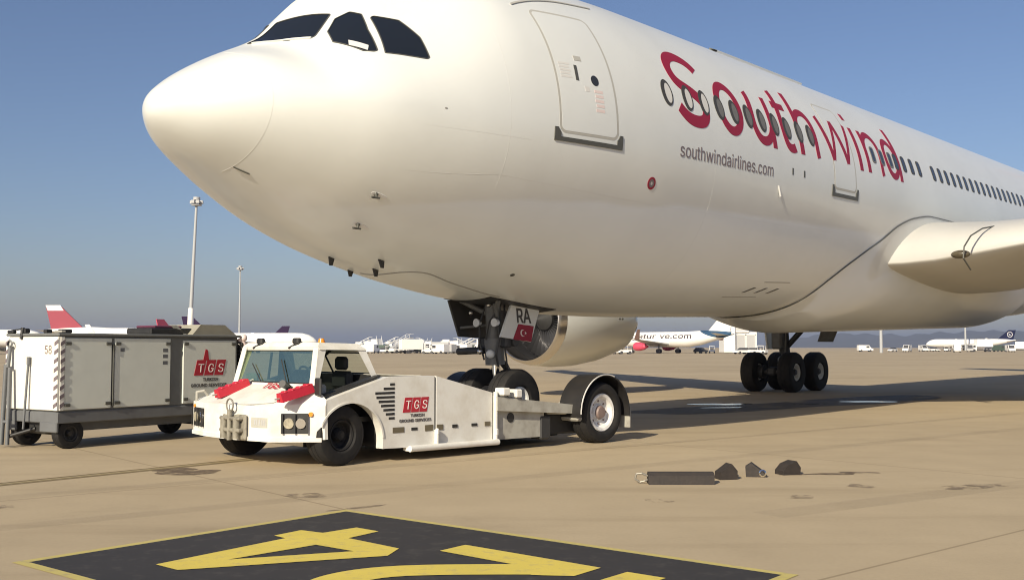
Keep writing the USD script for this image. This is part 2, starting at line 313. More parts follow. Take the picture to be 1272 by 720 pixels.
# twin worn guide lines on the left, and a few smears
def gl(a, b, w): return LineString([a, b]).buffer(w, cap_style='flat')
solo('apron_marking', flat(union_all([gl((-7.4, 10.15), (-3.55, 14.9), .035), gl((-7.55, 10.30), (-3.7, 15.05), .03)]), .0035), 'line_brown', kind='structure', smooth=False)
solo('apron_marking', flat(gl((-7.47, 10.22), (-3.62, 14.97), .028), .0035), 'line_yellow', kind='structure', smooth=False)
rng = np.random.default_rng(5)
def blot(cx, cy, rx, ry, ang, seed, n=40):
    r = np.random.default_rng(seed); t = np.linspace(0, 2 * np.pi, n, endpoint=False); k = 1 + sum(.22 / (i + 1) * np.sin((i + 2) * t + r.uniform(0, 6)) for i in range(5))
    p = np.stack([rx * k * np.cos(t), ry * k * np.sin(t)], 1); c, s = math.cos(math.radians(ang)), math.sin(math.radians(ang))
    return Polygon(np.stack([cx + p[:, 0] * c - p[:, 1] * s, cy + p[:, 0] * s + p[:, 1] * c], 1)).buffer(0)
for k, (x, y, rx, ry, a, m) in enumerate([(-4.15, 13.45, .46, .34, 10, 'stain_dark'), (3.98, 13.2, .30, .10, 10, 'stain_dark'), (4.35, 13.35, .22, .09, -8, 'stain_dark'), (3.6, 13.15, .28, .05, 6, 'stain_dark'), (3.05, 11.2, .16, .12, 5, 'stain_soft'),
        (3.95, 12.05, .16, .14, 30, 'stain_soft'), (1.5, 10.9, .13, .12, 0, 'stain_soft'), (-2.2, 11.3, .24, .16, 20, 'stain_soft'), (-1.5, 10.45, .28, .06, 40, 'stain_soft'), (5.2, 12.0, .5, .15, 15, 'stain_soft'),
        (-5.5, 9.8, .9, .4, 45, 'stain_soft')]):
    solo('ground_stain_and_shade', flat(blot(x, y, rx, ry, a, k), .0022 + .0001 * k), m, kind='structure', smooth=False)
def damp_shade_look(name, scale, cover):
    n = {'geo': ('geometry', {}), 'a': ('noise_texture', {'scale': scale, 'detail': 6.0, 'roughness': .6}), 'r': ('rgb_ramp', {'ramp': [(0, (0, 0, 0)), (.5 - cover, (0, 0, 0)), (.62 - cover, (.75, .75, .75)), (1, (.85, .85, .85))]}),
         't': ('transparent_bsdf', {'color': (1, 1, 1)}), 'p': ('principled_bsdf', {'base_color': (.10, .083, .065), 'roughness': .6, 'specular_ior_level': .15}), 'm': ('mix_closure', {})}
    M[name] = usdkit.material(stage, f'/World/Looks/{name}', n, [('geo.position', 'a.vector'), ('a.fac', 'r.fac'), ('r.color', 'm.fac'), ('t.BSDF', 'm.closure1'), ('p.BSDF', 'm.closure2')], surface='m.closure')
damp_shade_look('damp_shade', .8, .18)
solo('ground_stain_and_shade', flat(blot(8.6, 29.8, 6.2, 1.5, 42, 91), .0032), 'damp_shade', kind='structure', smooth=False)  # damp round the puddles; its dark colour also deepens the fuselage shadow
def arc(cx, cy, rad, a0, a1, w): return LineString([(cx + rad * math.cos(t), cy + rad * math.sin(t)) for t in np.radians(np.linspace(a0, a1, 30))]).buffer(w, cap_style='flat')
def faint(name, col, scale, most):
    n = {'geo': ('geometry', {}), 'a': ('noise_texture', {'scale': scale, 'detail': 5.0, 'roughness': .6}), 'r': ('rgb_ramp', {'ramp': [(0, (0, 0, 0)), (.3, (most * .3,) * 3), (.7, (most,) * 3), (1, (most,) * 3)]}),
         't': ('transparent_bsdf', {'color': (1, 1, 1)}), 'p': ('principled_bsdf', {'base_color': col, 'roughness': .85, 'specular_ior_level': .2}), 'm': ('mix_closure', {})}
    M[name] = usdkit.material(stage, f'/World/Looks/{name}', n, [('geo.position', 'a.vector'), ('a.fac', 'r.fac'), ('r.color', 'm.fac'), ('t.BSDF', 'm.closure1'), ('p.BSDF', 'm.closure2')], surface='m.closure')
faint('tyre_mark', (.15, .12, .085), .7, .11)
for k, q in enumerate([gl((-8, 6.5), (22, 30), .16), gl((2.4, 10.0), (14, 17.5), .2), gl((-9, 8.2), (20, 31.5), .14)]):
    solo('tyre_mark', flat(q, .0012 + .0002 * k), 'tyre_mark', kind='structure', smooth=False)
for k, (x, y, rx, ry, a) in enumerate([(5.75, 29.2, .75, .45, 8), (5.6, 27.6, .55, .16, 12), (10.3, 30.6, .8, .42, 20), (8.3, 29.4, .5, .10, 12)]):
    solo('puddle', flat(blot(x, y, rx, ry, a, 60 + k), .0045), 'puddle_water', kind='structure', smooth=False)
def ridge(az0, az1, dist, hmax, seed, depth=900):
    n = 120; az = np.radians(np.linspace(az0, az1, n)); t = np.linspace(0, 1, n)
    h = hmax * (.55 + .6 * meshkit.fbm(np.stack([t * 9, t * 0, t * 0], -1), 5, seed)) * np.clip(np.minimum(t, 1 - t) * 9, 0, 1) ** .7
    rows = []
    for k, f in ((0, 0), (.35, .55), (.7, .9), (1, 1), (1.5, .6), (2, 0)):
        d = dist + depth * k; rows.append(np.stack([np.sin(az) * d, np.cos(az) * d, h * f * (1 + .08 * np.sin(az * 300 + k * 5)) - (2 if f == 0 else 0)], -1))
    return grid(np.array(rows))
solo('hills', ridge(13, 40, 5200, 88, 3), 'hill_scrub', kind='structure', smooth=True)

# ------------------------------------------------------------------ the big airliner
NOSE_LEG = np.array([-.258, 17.773]); YAW = math.degrees(.69666); AX_H, AX_P = 4.892, .02275
A0 = -6.502
KX = np.array([0, .02, .08, .2, .45, .9, 1.5, 2.2, 2.9, 3.6, 4.5, 6, 8, 10.5])
top_k = [-.184, -.086, .016, .127, .317, .593, .915, 1.614, 2.122, 2.405, 2.584, 2.742, 2.814, 2.82]
bot_k = [-.184, -.301, -.40, -.522, -.714, -.984, -1.322, -1.661, -1.926, -2.126, -2.333, -2.57, -2.77, -2.82]
wid_k = [0, .159, .327, .531, .865, 1.269, 1.671, 2.042, 2.279, 2.45, 2.591, 2.73, 2.81, 2.82]
TX = [36, 40, 44, 48, 52, 56, 58.5]; top_t = [2.82, 2.81, 2.77, 2.68, 2.5, 2.2, 1.85]; bot_t = [-2.82, -2.5, -1.85, -1.0, -.1, .75, 1.2]; wid_t = [2.82, 2.72, 2.42, 1.95, 1.4, .8, .33]
_s = np.sqrt(np.concatenate([KX, TX])); FT, FB, FW = PC(_s, top_k + top_t), PC(_s, bot_k + bot_t), PC(_s, wid_k + wid_t)
def sect(a):
    x = np.maximum(np.asarray(a, float) - A0, 0); s = np.sqrt(x); k = np.clip(x / 9, 0, 1); k = k * k * (3 - 2 * k)
    tail = np.clip((x - 36) / 22, 0, 1)
    zm = -.184 * (1 - k) + tail * 1.5
    return FT(s), FB(s), FW(s), zm
def body(a, phi, off=0.0):
    """station a aft of the nose leg, section angle phi (radians; 0 = left side, pi/2 = crown) -> local point (x forward, y left, z up)"""
    a, phi = np.broadcast_arrays(np.asarray(a, float), np.asarray(phi, float))
    def raw(a, phi):
        t, b, w, zm = sect(a); s = np.sin(phi); x = a - A0; V = np.clip(np.minimum((x - .75) / .9, (4.4 - x) / 1.9), 0, 1); V = .42 * V * V * (3 - 2 * V); su = (1 - V) * s + V * (1 - np.abs(np.cos(phi))); z = np.where(s > 0, zm + (t - zm) * su, zm + (zm - b) * s)
        return np.stack([-a, w * np.cos(phi), AX_H + AX_P * a + z], -1)
    P = raw(a, phi)
    if np.any(off):
        e = 1e-3; n = np.cross(raw(a + e, phi) - raw(a - e, phi), raw(a, phi + e) - raw(a, phi - e)); n /= np.linalg.norm(n, axis=-1, keepdims=True)
        out = np.stack([np.zeros_like(a), np.cos(phi), np.sin(phi)], -1); n *= np.sign((n * out).sum(-1, keepdims=True) + 1e-9)
        P = P + n * np.asarray(off)[..., None] if np.ndim(off) else P + n * off
    return P
R = 2.82
def cells(g, fa, fy):
    x0, y0, x1, y1 = g.bounds; out = []
    xs_ = np.arange(math.floor(x0 / fa), math.ceil(x1 / fa) + 1) * fa if fa else np.array([x0 - 1, x1 + 1]); ys_ = np.arange(math.floor(y0 / fy), math.ceil(y1 / fy) + 1) * fy
    for xa, xb in zip(xs_[:-1], xs_[1:]):
        col = g.intersection(sbox(xa, y0 - 1, xb, y1 + 1)) if fa else g
        if col.is_empty: continue
        for ya, yb in zip(ys_[:-1], ys_[1:]):
            q = col.intersection(sbox(x0 - 2, ya, x1 + 2, yb))
            out += [p for p in getattr(q, 'geoms', [q]) if p.geom_type == 'Polygon' and p.area > 1e-9]
    return out
def decal(poly, off=.006, fine=.12):
    """outline in (a, R*phi) laid on the skin, with an edge down to the skin"""
    out = []
    for g in getattr(poly, 'geoms', [poly]):
        vs, fs, n = [], [], 0
        for q in cells(g, fine if g.bounds[0] < 3.5 else 0, fine):
            v, f = trimesh.creation.triangulate_polygon(q, engine='earcut'); vs.append(v); fs.append(f + n); n += len(v)
        v, f = np.vstack(vs), np.vstack(fs); key, inv = np.unique(np.round(v, 6), axis=0, return_inverse=True); f = inv.reshape(-1)[f]; v = key
        f = f[(f[:, 0] != f[:, 1]) & (f[:, 1] != f[:, 2]) & (f[:, 0] != f[:, 2])]
        cr = (v[f[:, 1]] - v[f[:, 0]]); cr2 = (v[f[:, 2]] - v[f[:, 0]]); f = np.where((cr[:, 0] * cr2[:, 1] - cr[:, 1] * cr2[:, 0] > 0)[:, None], f, f[:, ::-1])
        e = np.vstack([f[:, [0, 1]], f[:, [1, 2]], f[:, [2, 0]]]); es = np.sort(e, 1); _, ix, c = np.unique(es, axis=0, return_index=True, return_counts=True); be = e[ix[c == 1]]
        topv = body(v[:, 0], v[:, 1] / R, off); low = body(v[:, 0], v[:, 1] / R, -.004); k = len(v)
        out.append(T(np.vstack([topv, low]), np.vstack([f[:, ::-1], np.stack([be[:, 0], be[:, 1], be[:, 1] + k], 1), np.stack([be[:, 0], be[:, 1] + k, be[:, 0] + k], 1)])))
    return trimesh.util.concatenate(out)
def skin_line(pts, w, off=.004, step=.15):
    """narrow strip along a line of (a, degrees) points"""
    p = np.array(dphi(pts)); s_ = np.concatenate([[0], np.cumsum(np.linalg.norm(np.diff(p, axis=0), axis=1))]); n = max(2, int(s_[-1] / step) + 1); t = np.linspace(0, s_[-1], n)
    q = np.stack([np.interp(t, s_, p[:, 0]), np.interp(t, s_, p[:, 1])], 1); d = np.gradient(q, axis=0); d /= np.linalg.norm(d, axis=1)[:, None]; nn = np.stack([-d[:, 1], d[:, 0]], 1)
    rows = [body(*(np.array([x_[:, 0], x_[:, 1] / R])), o) for x_, o in ((q + nn * w, -.004), (q + nn * w * .98, off), (q - nn * w * .98, off), (q - nn * w, -.004))]
    return grid(np.array(rows))
def dphi(pts): return [(a, math.radians(p) * R) for a, p in pts]
def mirror(m): v = m.vertices.copy(); v[:, 1] *= -1; return trimesh.Trimesh(v, m.faces[:, ::-1], process=False)

plane = thing('airliner', 'huge white wide-body airliner with crimson lettering, its nose wheel held by the white tug', 'airliner', (*NOSE_LEG, 0), heading(YAW))
xs = np.concatenate([np.linspace(0, math.sqrt(10.5), 90) ** 2, np.linspace(11.2, 36, 30), np.linspace(37, 58.5, 28)])
ph = np.linspace(-np.pi, np.pi, 129)[:-1]
fus = grid(np.concatenate([body((A0 + xs)[:, None], ph[None]), np.repeat(body(A0 + 58.5, 0)[None, None] * [1, 0, 1], 128, 1)]), wrap=True)
fus.invert() if fus.volume < 0 else None
part('fuselage', fus, 'aircraft_white', plane, smooth=50)
# belly fairing
FE = PC([7.9, 8.4, 8.75, 9.03, 9.74, 10.6, 11.3, 12.3, 13.5, 15.7, 22, 25, 27, 28.2], np.radians([-90, -78, -66, -46, -31.8, -22.4, -15, -9.8, -7.4, -8, -12, -25, -55, -90]))
fa = np.concatenate([7.9 + .85 * np.linspace(0, 1, 24), np.linspace(8.8, 15.7, 60)[1:], np.linspace(15.9, 28.2, 50)])
v = np.linspace(0, 1, 50); rows = []
for a in fa:
    th0 = float(FE(a)); th = th0 + (-np.pi / 2 - th0) * v
    d = np.minimum((th0 - th) * R * .85, max(a - 7.9, 0) * .75); d = np.minimum(d, max(28.2 - a, 0) * .5)
    s = np.clip(d / 1.9, 0, 1); s = s * s * (3 - 2 * s); under = np.sin(-np.clip(th, -np.pi / 2, 0)) ** 2
    rows.append(body(a, th, .022 + s * (.22 + .15 * under)))
Pf = np.array(rows); full = np.concatenate([Pf, (Pf * [1, -1, 1])[:, ::-1][:, 1:]], 1)
fair = grid(full); part('belly_fairing', [fair], 'aircraft_white', plane, smooth=60)
ea = np.concatenate([np.linspace(8.3, 9.8, 30), np.linspace(9.9, 15.7, 40)])
for s in (1, -1):
    rim = np.stack([body(ea, FE(ea) + .012 / R, .012), body(ea, FE(ea) - .014 / R, .030)], 1); rim[..., 1] *= s
    part('fairing_seam', grid(rim), 'dark_trim', plane, smooth=False)

# cabin windows
def window(a, y, w, hh, ring, shade, ang=0):
    el = Point(0, 0).buffer(1, 24); o = affinity.translate(affinity.scale(el, w, hh), a, y)
    i = affinity.translate(affinity.scale(el, w * .60, hh * .76), a + w * .20, y - hh * .02)
    r = part('cabin_window', decal(o.difference(i), .0085), ring, plane); part('pane', decal(i, .0075), shade, r)
def tall(a, y, w, hh, ring, shade):
    o = sbox(a - w, y - hh, a + w, y + hh).buffer(-.09).buffer(.09); i = sbox(a - w * .62, y - hh * .8, a + w * .62, y + hh * .8).buffer(-.05).buffer(.05)
    r = part('cabin_window', decal(o.difference(i), .0085), ring, plane); part('pane', decal(i, .0075), shade, r)
WY = .80
for k in range(11): window(1.10 if k == 0 else 1.199 + .533 * k, WY, .155, .235, 'window_ring', 'window_shade' if k < 3 else 'window_ring_grey')
for k in range(3): tall(9.86 + .533 * k, WY, .125, .20, 'window_ring_grey', 'window_dark')
for k in range(-1, 42):
    if k == 3: continue
    tall(11.814 + .533 * k, WY, .125, .205, 'window_ring', 'window_dark')

# lettering on the side (strokes in metres along and round the fuselage)
def st(pts, w, smooth=True, cap='flat'):
    p = smoothline(pts) if smooth and len(pts) > 2 else pts; return LineString(p).buffer(w / 2, cap_style=cap, join_style='round')
X = 1.36; B0 = .36
letters = {
 'S': [st([(2.36, 1.44), (2.22, 1.58), (1.95, 1.66), (1.62, 1.60), (1.43, 1.38), (1.48, 1.14), (1.78, .99), (2.08, .88), (2.27, .70), (2.22, .50), (1.98, .41), (1.68, .44), (1.42, .60)], .215)],
 'o': [Point(0, 0).buffer(1, 32) and affinity.translate(affinity.scale(Point(0, 0).buffer(1, 32).difference(affinity.scale(Point(0, 0).buffer(1, 32), .60, .68)), .47, .53), 3.18, .86)],
 'u': [st([(4.05, 1.36), (4.05, .9), (4.07, .60), (4.22, .43), (4.45, .40), (4.65, .50), (4.76, .68)], .175), st([(4.78, 1.36), (4.78, .30)], .16, False)],
 't': [st([(5.29, 1.64), (5.29, 1.0), (5.30, .62), (5.40, .43), (5.62, .40), (5.70, .43)], .175), st([(5.12, 1.28), (5.66, 1.28)], .15, False)],
 'h': [st([(6.0, 1.73), (6.0, .33)], .175, False), st([(6.02, .98), (6.10, 1.17), (6.32, 1.29), (6.58, 1.26), (6.73, 1.06), (6.76, .8), (6.76, .34)], .16)],
 'w': [st([(7.18, 1.36), (7.55, .40)], .16, False), st([(7.55, .40), (7.90, 1.34)], .125, False), st([(7.90, 1.34), (8.28, .40)], .16, False), st([(8.28, .40), (8.64, 1.36)], .125, False)],
 'i': [st([(9.0, 1.36), (9.0, .33)], .175, False), sbox(8.90, 1.57, 9.06, 1.75)],
 'n': [st([(9.48, 1.36), (9.48, .34)], .175, False), st([(9.50, .98), (9.60, 1.17), (9.83, 1.30), (10.1, 1.26), (10.27, 1.06), (10.30, .8), (10.30, .34)], .16)],
 'd': [st([(11.45, 1.73), (11.45, .32)], .175, False), affinity.translate(affinity.scale(Point(0, 0).buffer(1, 32).difference(affinity.scale(Point(0, 0).buffer(1, 32), .62, .70)), .44, .525), 11.02, .85)]}
for g in letters.values(): part('title_letter', decal(union_all(g), .0055), 'crimson', plane, smooth=False)
def skin_text(s, h, a0, y0, width, mat, name, bold=False):
    m = text_local(s, h, a0, y0, width, bold); vv, ff = trimesh.remesh.subdivide_to_size(m.vertices, m.faces, .12, max_iter=10)[:2]
    P = body(vv[:, 0], vv[:, 1] / R, vv[:, 2] + .002); part(name, trimesh.Trimesh(P, ff[:, ::-1], process=False), mat, plane, smooth=False)
skin_text('southwindairlines.com', .225, 1.32, -.245, 3.32, 'text_grey', 'web_address')

# cabin doors: outline, leaf, sill, handle, porthole
def cabin_door(a0, a1, y0, y1, name, big):
    o = sbox(a0, y0, a1, y1).buffer(-.14).buffer(.14); leaf = o.buffer(-.045)
    d = part(name, decal(leaf, .003), 'aircraft_white', plane)
    part('door_seal', decal(o.difference(leaf), .0015), 'door_line', d)
    sill = sbox(a0 - .10, y0 - .145, a1 + .10, y0 - .07).union(sbox(a0 - .10, y0 - .1, a0 + .03, y0 + .09)).union(sbox(a1 - .03, y0 - .1, a1 + .10, y0 + .09)).difference(o.buffer(.035))
    part('scuff_plate', decal(sill, .014), 'dark_trim', d)
    if big:
        part('porthole', decal(Point(a0 + .86, math.radians(14.6) * R).buffer(.085), .007), 'window_dark', d)
        part('handle', decal(affinity.rotate(sbox(a0 + .44, .68, a0 + .50, .93), -4), .009), 'dark_trim', d)
        part('lock_window', decal(sbox(a0 + .50, 1.02, a0 + .66, 1.10), .007), 'door_line', d)
        part('notice', decal(union_all([sbox(a0 + .12, .70 + .055 * k, a0 + .36 - .03 * (k % 2), .735 + .055 * k) for k in range(5)]), .0045), 'faint_print', d)
        part('notice', decal(union_all([sbox(a0 + .60, .52, a0 + .70, .60)]), .0045), 'faint_print', d)
        part('warning_mark', decal(union_all([sbox(a0 + .80 + .02 * (k % 2), .22 + .075 * k, a0 + 1.0, .265 + .075 * k) for k in range(5)]), .0045), 'pink_print', d)
cabin_door(-1.68, -.36, -.19, 1.98, 'cabin_door', True)
cabin_door(7.45, 8.62, -.22, 1.78, 'cabin_door', False)
part('rain_gutter', decal(LineString(smoothline(dphi([(-1.95, 41.5), (-1.4, 45.5), (-.6, 48.8), (.25, 50.9)]))).buffer(.017), .016), 'door_line', plane)
# cockpit windows
cw = {'w1': [(-4.70, 87.3), (-4.329, 68.0), (-4.696, 61.5), (-5.11, 83.0), (-5.16, 87.3)],
      'w2': [(-4.138, 63.6), (-4.063, 59.5), (-4.186, 49.9), (-4.296, 35.5), (-4.432, 38.5), (-4.611, 51.8), (-4.543, 59.4), (-4.347, 63.8)],
      'w3': [(-3.993, 56.8), (-3.745, 48.8), (-3.665, 37.3), (-3.703, 25.9), (-4.209, 33.7)]}
for s in (1, -1):
    for k, pts in cw.items():
        p = Polygon(dphi(pts)).buffer(-.03).buffer(.03); fr = p.buffer(.013).difference(p)
        a, b = decal(p, .004, fine=.06), decal(fr, .010, fine=.06)
        if s < 0: a, b = mirror(a), mirror(b)
        w = part('cockpit_window', a, 'cockpit_glass', plane, smooth=True); part('window_frame', b, 'dark_trim', w)
        if s > 0 and k == 'w2': part('paper_blind', decal(Polygon(dphi([(-4.476, 48.3), (-4.335, 40.6), (-4.387, 37.9), (-4.52, 45.2)])), .007), 'window_shade', w)
part('wiper', decal(LineString(dphi([(-5.14, 84), (-5.03, 78.4), (-4.87, 70.6), (-4.73, 62.1)])).buffer(.012), .022), 'gear_white', plane)
part('wiper', mirror(decal(LineString(dphi([(-5.14, 84), (-5.03, 78.4), (-4.87, 70.6), (-4.73, 62.1)])).buffer(.012), .022)), 'gear_white', plane)
# radome seam, probes, ports, hatches
part('radome_seam', skin_line([(-5.62, p) for p in range(-80, 82, 4)], .002, .0018), 'faint_line', plane)
for a, p, ln, an in ((-4.16, -44, .20, 8), (-4.02, -62, .17, 8)):
    P0, P1 = body(a, math.radians(p)), body(a, math.radians(p), .07)
    m = [rod(P0, P1, .022, .014), rod(P1 + [.09, 0, .0], P1 - [.05, 0, 0], .015, .013), trimesh.creation.icosphere(2, .032).apply_translation(P0)]
    part('probe', m, 'dark_trim', plane)
    part('probe_plate', decal(affinity.scale(Point(a + .05, math.radians(p) * R).buffer(.075), 1.5, .7), .004), 'faint_line', plane)
for a, p, h in ((-3.52, -93, .12), (-2.85, -101, .09), (-2.93, -86, .11), (-3.16, -77, .12)):
    P0, P1 = body(a, math.radians(p), -.01), body(a, math.radians(p), h)
    part('belly_antenna', hull([P0 + [.05, .012, 0], P0 + [.05, -.012, 0], P0 + [-.06, .012, 0], P0 + [-.06, -.012, 0], P1 + [-.01, .01, 0], P1 + [-.06, .01, 0], P1 + [-.01, -.01, 0], P1 + [-.06, -.01, 0]]), 'gear_dark', plane)
part('angle_sensor', decal(LineString(dphi([(-5.60, -68.6), (-5.45, -66.8)])).buffer(.017), .012), 'dark_trim', plane)
part('static_port', decal(Point(-3.64, 0).buffer(.02), .004), 'panel_line', plane)
part('static_port', decal(Point(-1.12, math.radians(-61.5) * R).buffer(.04), .006), 'dark_trim', plane)
c = Point(.63, math.radians(-15.8) * R)
part('ground_socket_mark', decal(c.buffer(.105).difference(c.buffer(.068)), .005), 'crimson', plane)
part('ground_socket', decal(c.buffer(.066).difference(c.buffer(.03)), .006), 'text_grey', plane)
for a in (5.48, 6.0): part('vent_slot', decal(sbox(a - .03, -.13, a + .03, .0), .005), 'dark_trim', plane)
for a in (5.9, 6.42, 6.95): part('drain_grille', decal(Polygon(dphi([(a - .16, -56.5), (a - .05, -56.2), (a + .20, -53), (a + .10, -53)])), .006), 'dark_trim', plane)
for pts in ([(6.2, -49.5), (7.35, -49)], [(5.2, -60), (6.6, -59.5)]): part('panel_seam', skin_line(pts, .010, .003), 'panel_line', plane)
part('drain_mast', [rod(body(4.9, math.radians(-8)), body(4.95, math.radians(-12), .05), .02)], 'aircraft_grey', plane)
for pts in ([(-4.0, -29), (-2.6, -22.4), (-1.4, -22.3), (.4, -22.7), (3, -22.7), (8.6, -22.6)], [(.9, 63), (4, 63), (9, 63), (16, 63)], [(-2.6, -29), (-2.6, 30)], [(2.5, -60), (2.5, -5)], [(-3.9, -8), (-2.2, -8)]):
    part('panel_seam', skin_line(pts, .0026, .0009), 'faint_line', plane)
part('nose_bay_seam', decal(LineString(smoothline(dphi([(-2.75, -98), (-2.70, -86), (-2.62, -79), (-2.44, -75), (-2.0, -75.3), (-1.5, -76.4), (-1.0, -77.4), (-.63, -77.5)]))).buffer(.014), .006), 'panel_line', plane)
part('wheel_bay_shade', decal(sbox(-.75, math.radians(-101) * R, .95, math.radians(-79) * R), .008), 'tug_black', plane)  # flat dark patch on the skin, painted as the open bay's shade
for a, hgt in ((-.9, .42), (-.7, .36), (-.45, .40)):
    b0 = body(a, math.radians(90)).copy(); part('roof_antenna', hull([b0 + [.12, .01, -.03], b0 + [.12, -.01, -.03], b0 + [-.16, .01, -.03], b0 + [-.16, -.01, -.03], b0 + [-.05, .008, hgt], b0 + [-.16, .008, hgt], b0 + [-.05, -.008, hgt], b0 + [-.16, -.008, hgt]]), 'far_pink' if a < -.6 else 'gear_white', plane)
part('roof_fairing', skin_line([(5.4, 66), (9.4, 66)], .10, .05), 'aircraft_white', plane)

# wings
def foil(n=40):
    x = (1 - np.cos(np.linspace(0, np.pi, n))) / 2; t = 5 * (.2969 * np.sqrt(x) - .126 * x - .3516 * x ** 2 + .2843 * x ** 3 - .1036 * x ** 4)
    return x, t
def wing(stations, side, n=40):
    """stations: span, leading edge, trailing edge, height of the leading edge, rise of the upper and sag of the lower surface (metres), share of the sag that comes late"""
    x, t = foil(n); t = t / t.max(); g = x ** 1.7 * (1 - x) ** .7; g = g / g.max(); rows = []
    for l, le, te, z, up, low, late in stations:
        c = te - le; a = np.concatenate([le + c * x[::-1], le + c * x[1:]])
        lo = low * (late * g + (1 - late) * t)
        zz = np.concatenate([(z + up * t)[::-1], (z - lo)[1:]])
        rows.append(np.stack([-a, np.full(len(a), l * side), zz + AX_H + AX_P * a], -1))
    return grid(np.array(rows))
main = [(2.0, 11.0, 22, -1.60, 1.13, .70, .62), (2.75, 11.55, 22, -1.57, 1.13, .70, .62), (3.3, 12.05, 22, -1.50, 1.05, .72, .62), (4.0, 12.6, 21.9, -1.36, .90, .70, .60), (5.0, 13.2, 21.8, -1.16, .76, .65, .60), (6.5, 13.95, 21.7, -.98, .62, .54, .7), (9.4, 15.7, 21.6, -.75, .5, .38, .3),
        (14, 18.7, 23.6, -.25, .36, .24, .2), (20, 22.75, 26.6, .45, .26, .16, .1), (26, 26.8, 29.6, 1.2, .18, .1, 0), (29.2, 29.0, 31.1, 1.6, .13, .07, 0)]
for s in (1, -1):
    w = part('wing', wing(main, s), 'wing_grey', plane, smooth=60)
    part('winglet', hull([[-29.2, s * 29.2, AX_H + 2.2], [-31.4, s * 29.2, AX_H + 2.25], [-31.8, s * 29.9, AX_H + 4.7], [-31.0, s * 29.9, AX_H + 4.7], [-31.3, s * 29.3, AX_H + 2.3], [-29.4, s * 29.3, AX_H + 2.25]]), 'aircraft_white', w)
    LE = lambda l: np.interp(l, [q[0] for q in main], [q[1] for q in main]); ZZ = lambda l: np.interp(l, [q[0] for q in main], [q[3] for q in main])
    seam = [[-(LE(3.95) - .03), s * 3.95, AX_H + AX_P * 12 + ZZ(3.95) + .02]]
    part('slat_seam', pipe([np.array([-(11.6 + d), s * (4.05 + d * .12), AX_H + AX_P * 12 - 1.5 + dz]) for d, dz in ((1.9, .83), (1.2, .72), (.55, .50), (.18, .22), (.12, -.05), (.5, -.30))], .018), 'dark_trim', w)
    part('landing_light', trimesh.creation.icosphere(2, 1).apply_scale([.12, .22, .10]).apply_translation([-12.14, s * 3.88, AX_H + .28 - 1.43]), 'lamp_recess', w)
    for l in (8.0, 13.5, 18.5):
        le, te, z = LE(l), np.interp(l, [q[0] for q in main], [q[2] for q in main]), ZZ(l)
        part('flap_track_fairing', trimesh.creation.icosphere(3, 1).apply_scale([2.1, .22, .32]).apply_translation([-(te - .6), s * l, AX_H + AX_P * te + z - .45]), 'wing_grey', w)
# tail
fin = [(0, 42.5, 51.5, 2.4, 0), (1, 44.2, 51.9, 3.0, 0), (8.2, 50.5, 53.6, 10.6, 0)]
x, t = foil(24); rows = []
for _, le, te, z, _ in fin:
    c_ = te - le; rows.append(np.concatenate([np.stack([-(le + c_ * x[::-1]), .1 * c_ * t[::-1], np.full(24, AX_H + 1.1 + z)], -1), np.stack([-(le + c_ * x[1:]), -.1 * c_ * t[1:], np.full(23, AX_H + 1.1 + z)], -1)]))
part('tail_fin', grid(np.array(rows)), 'crimson', plane, smooth=60)
for s in (1, -1): part('tailplane', wing([(.8, 45.5, 51.5, 1.4, .3, .3, 0), (9.7, 51.8, 54.0, 2.3, .1, .1, 0)], s, 20), 'wing_grey', plane, smooth=60)

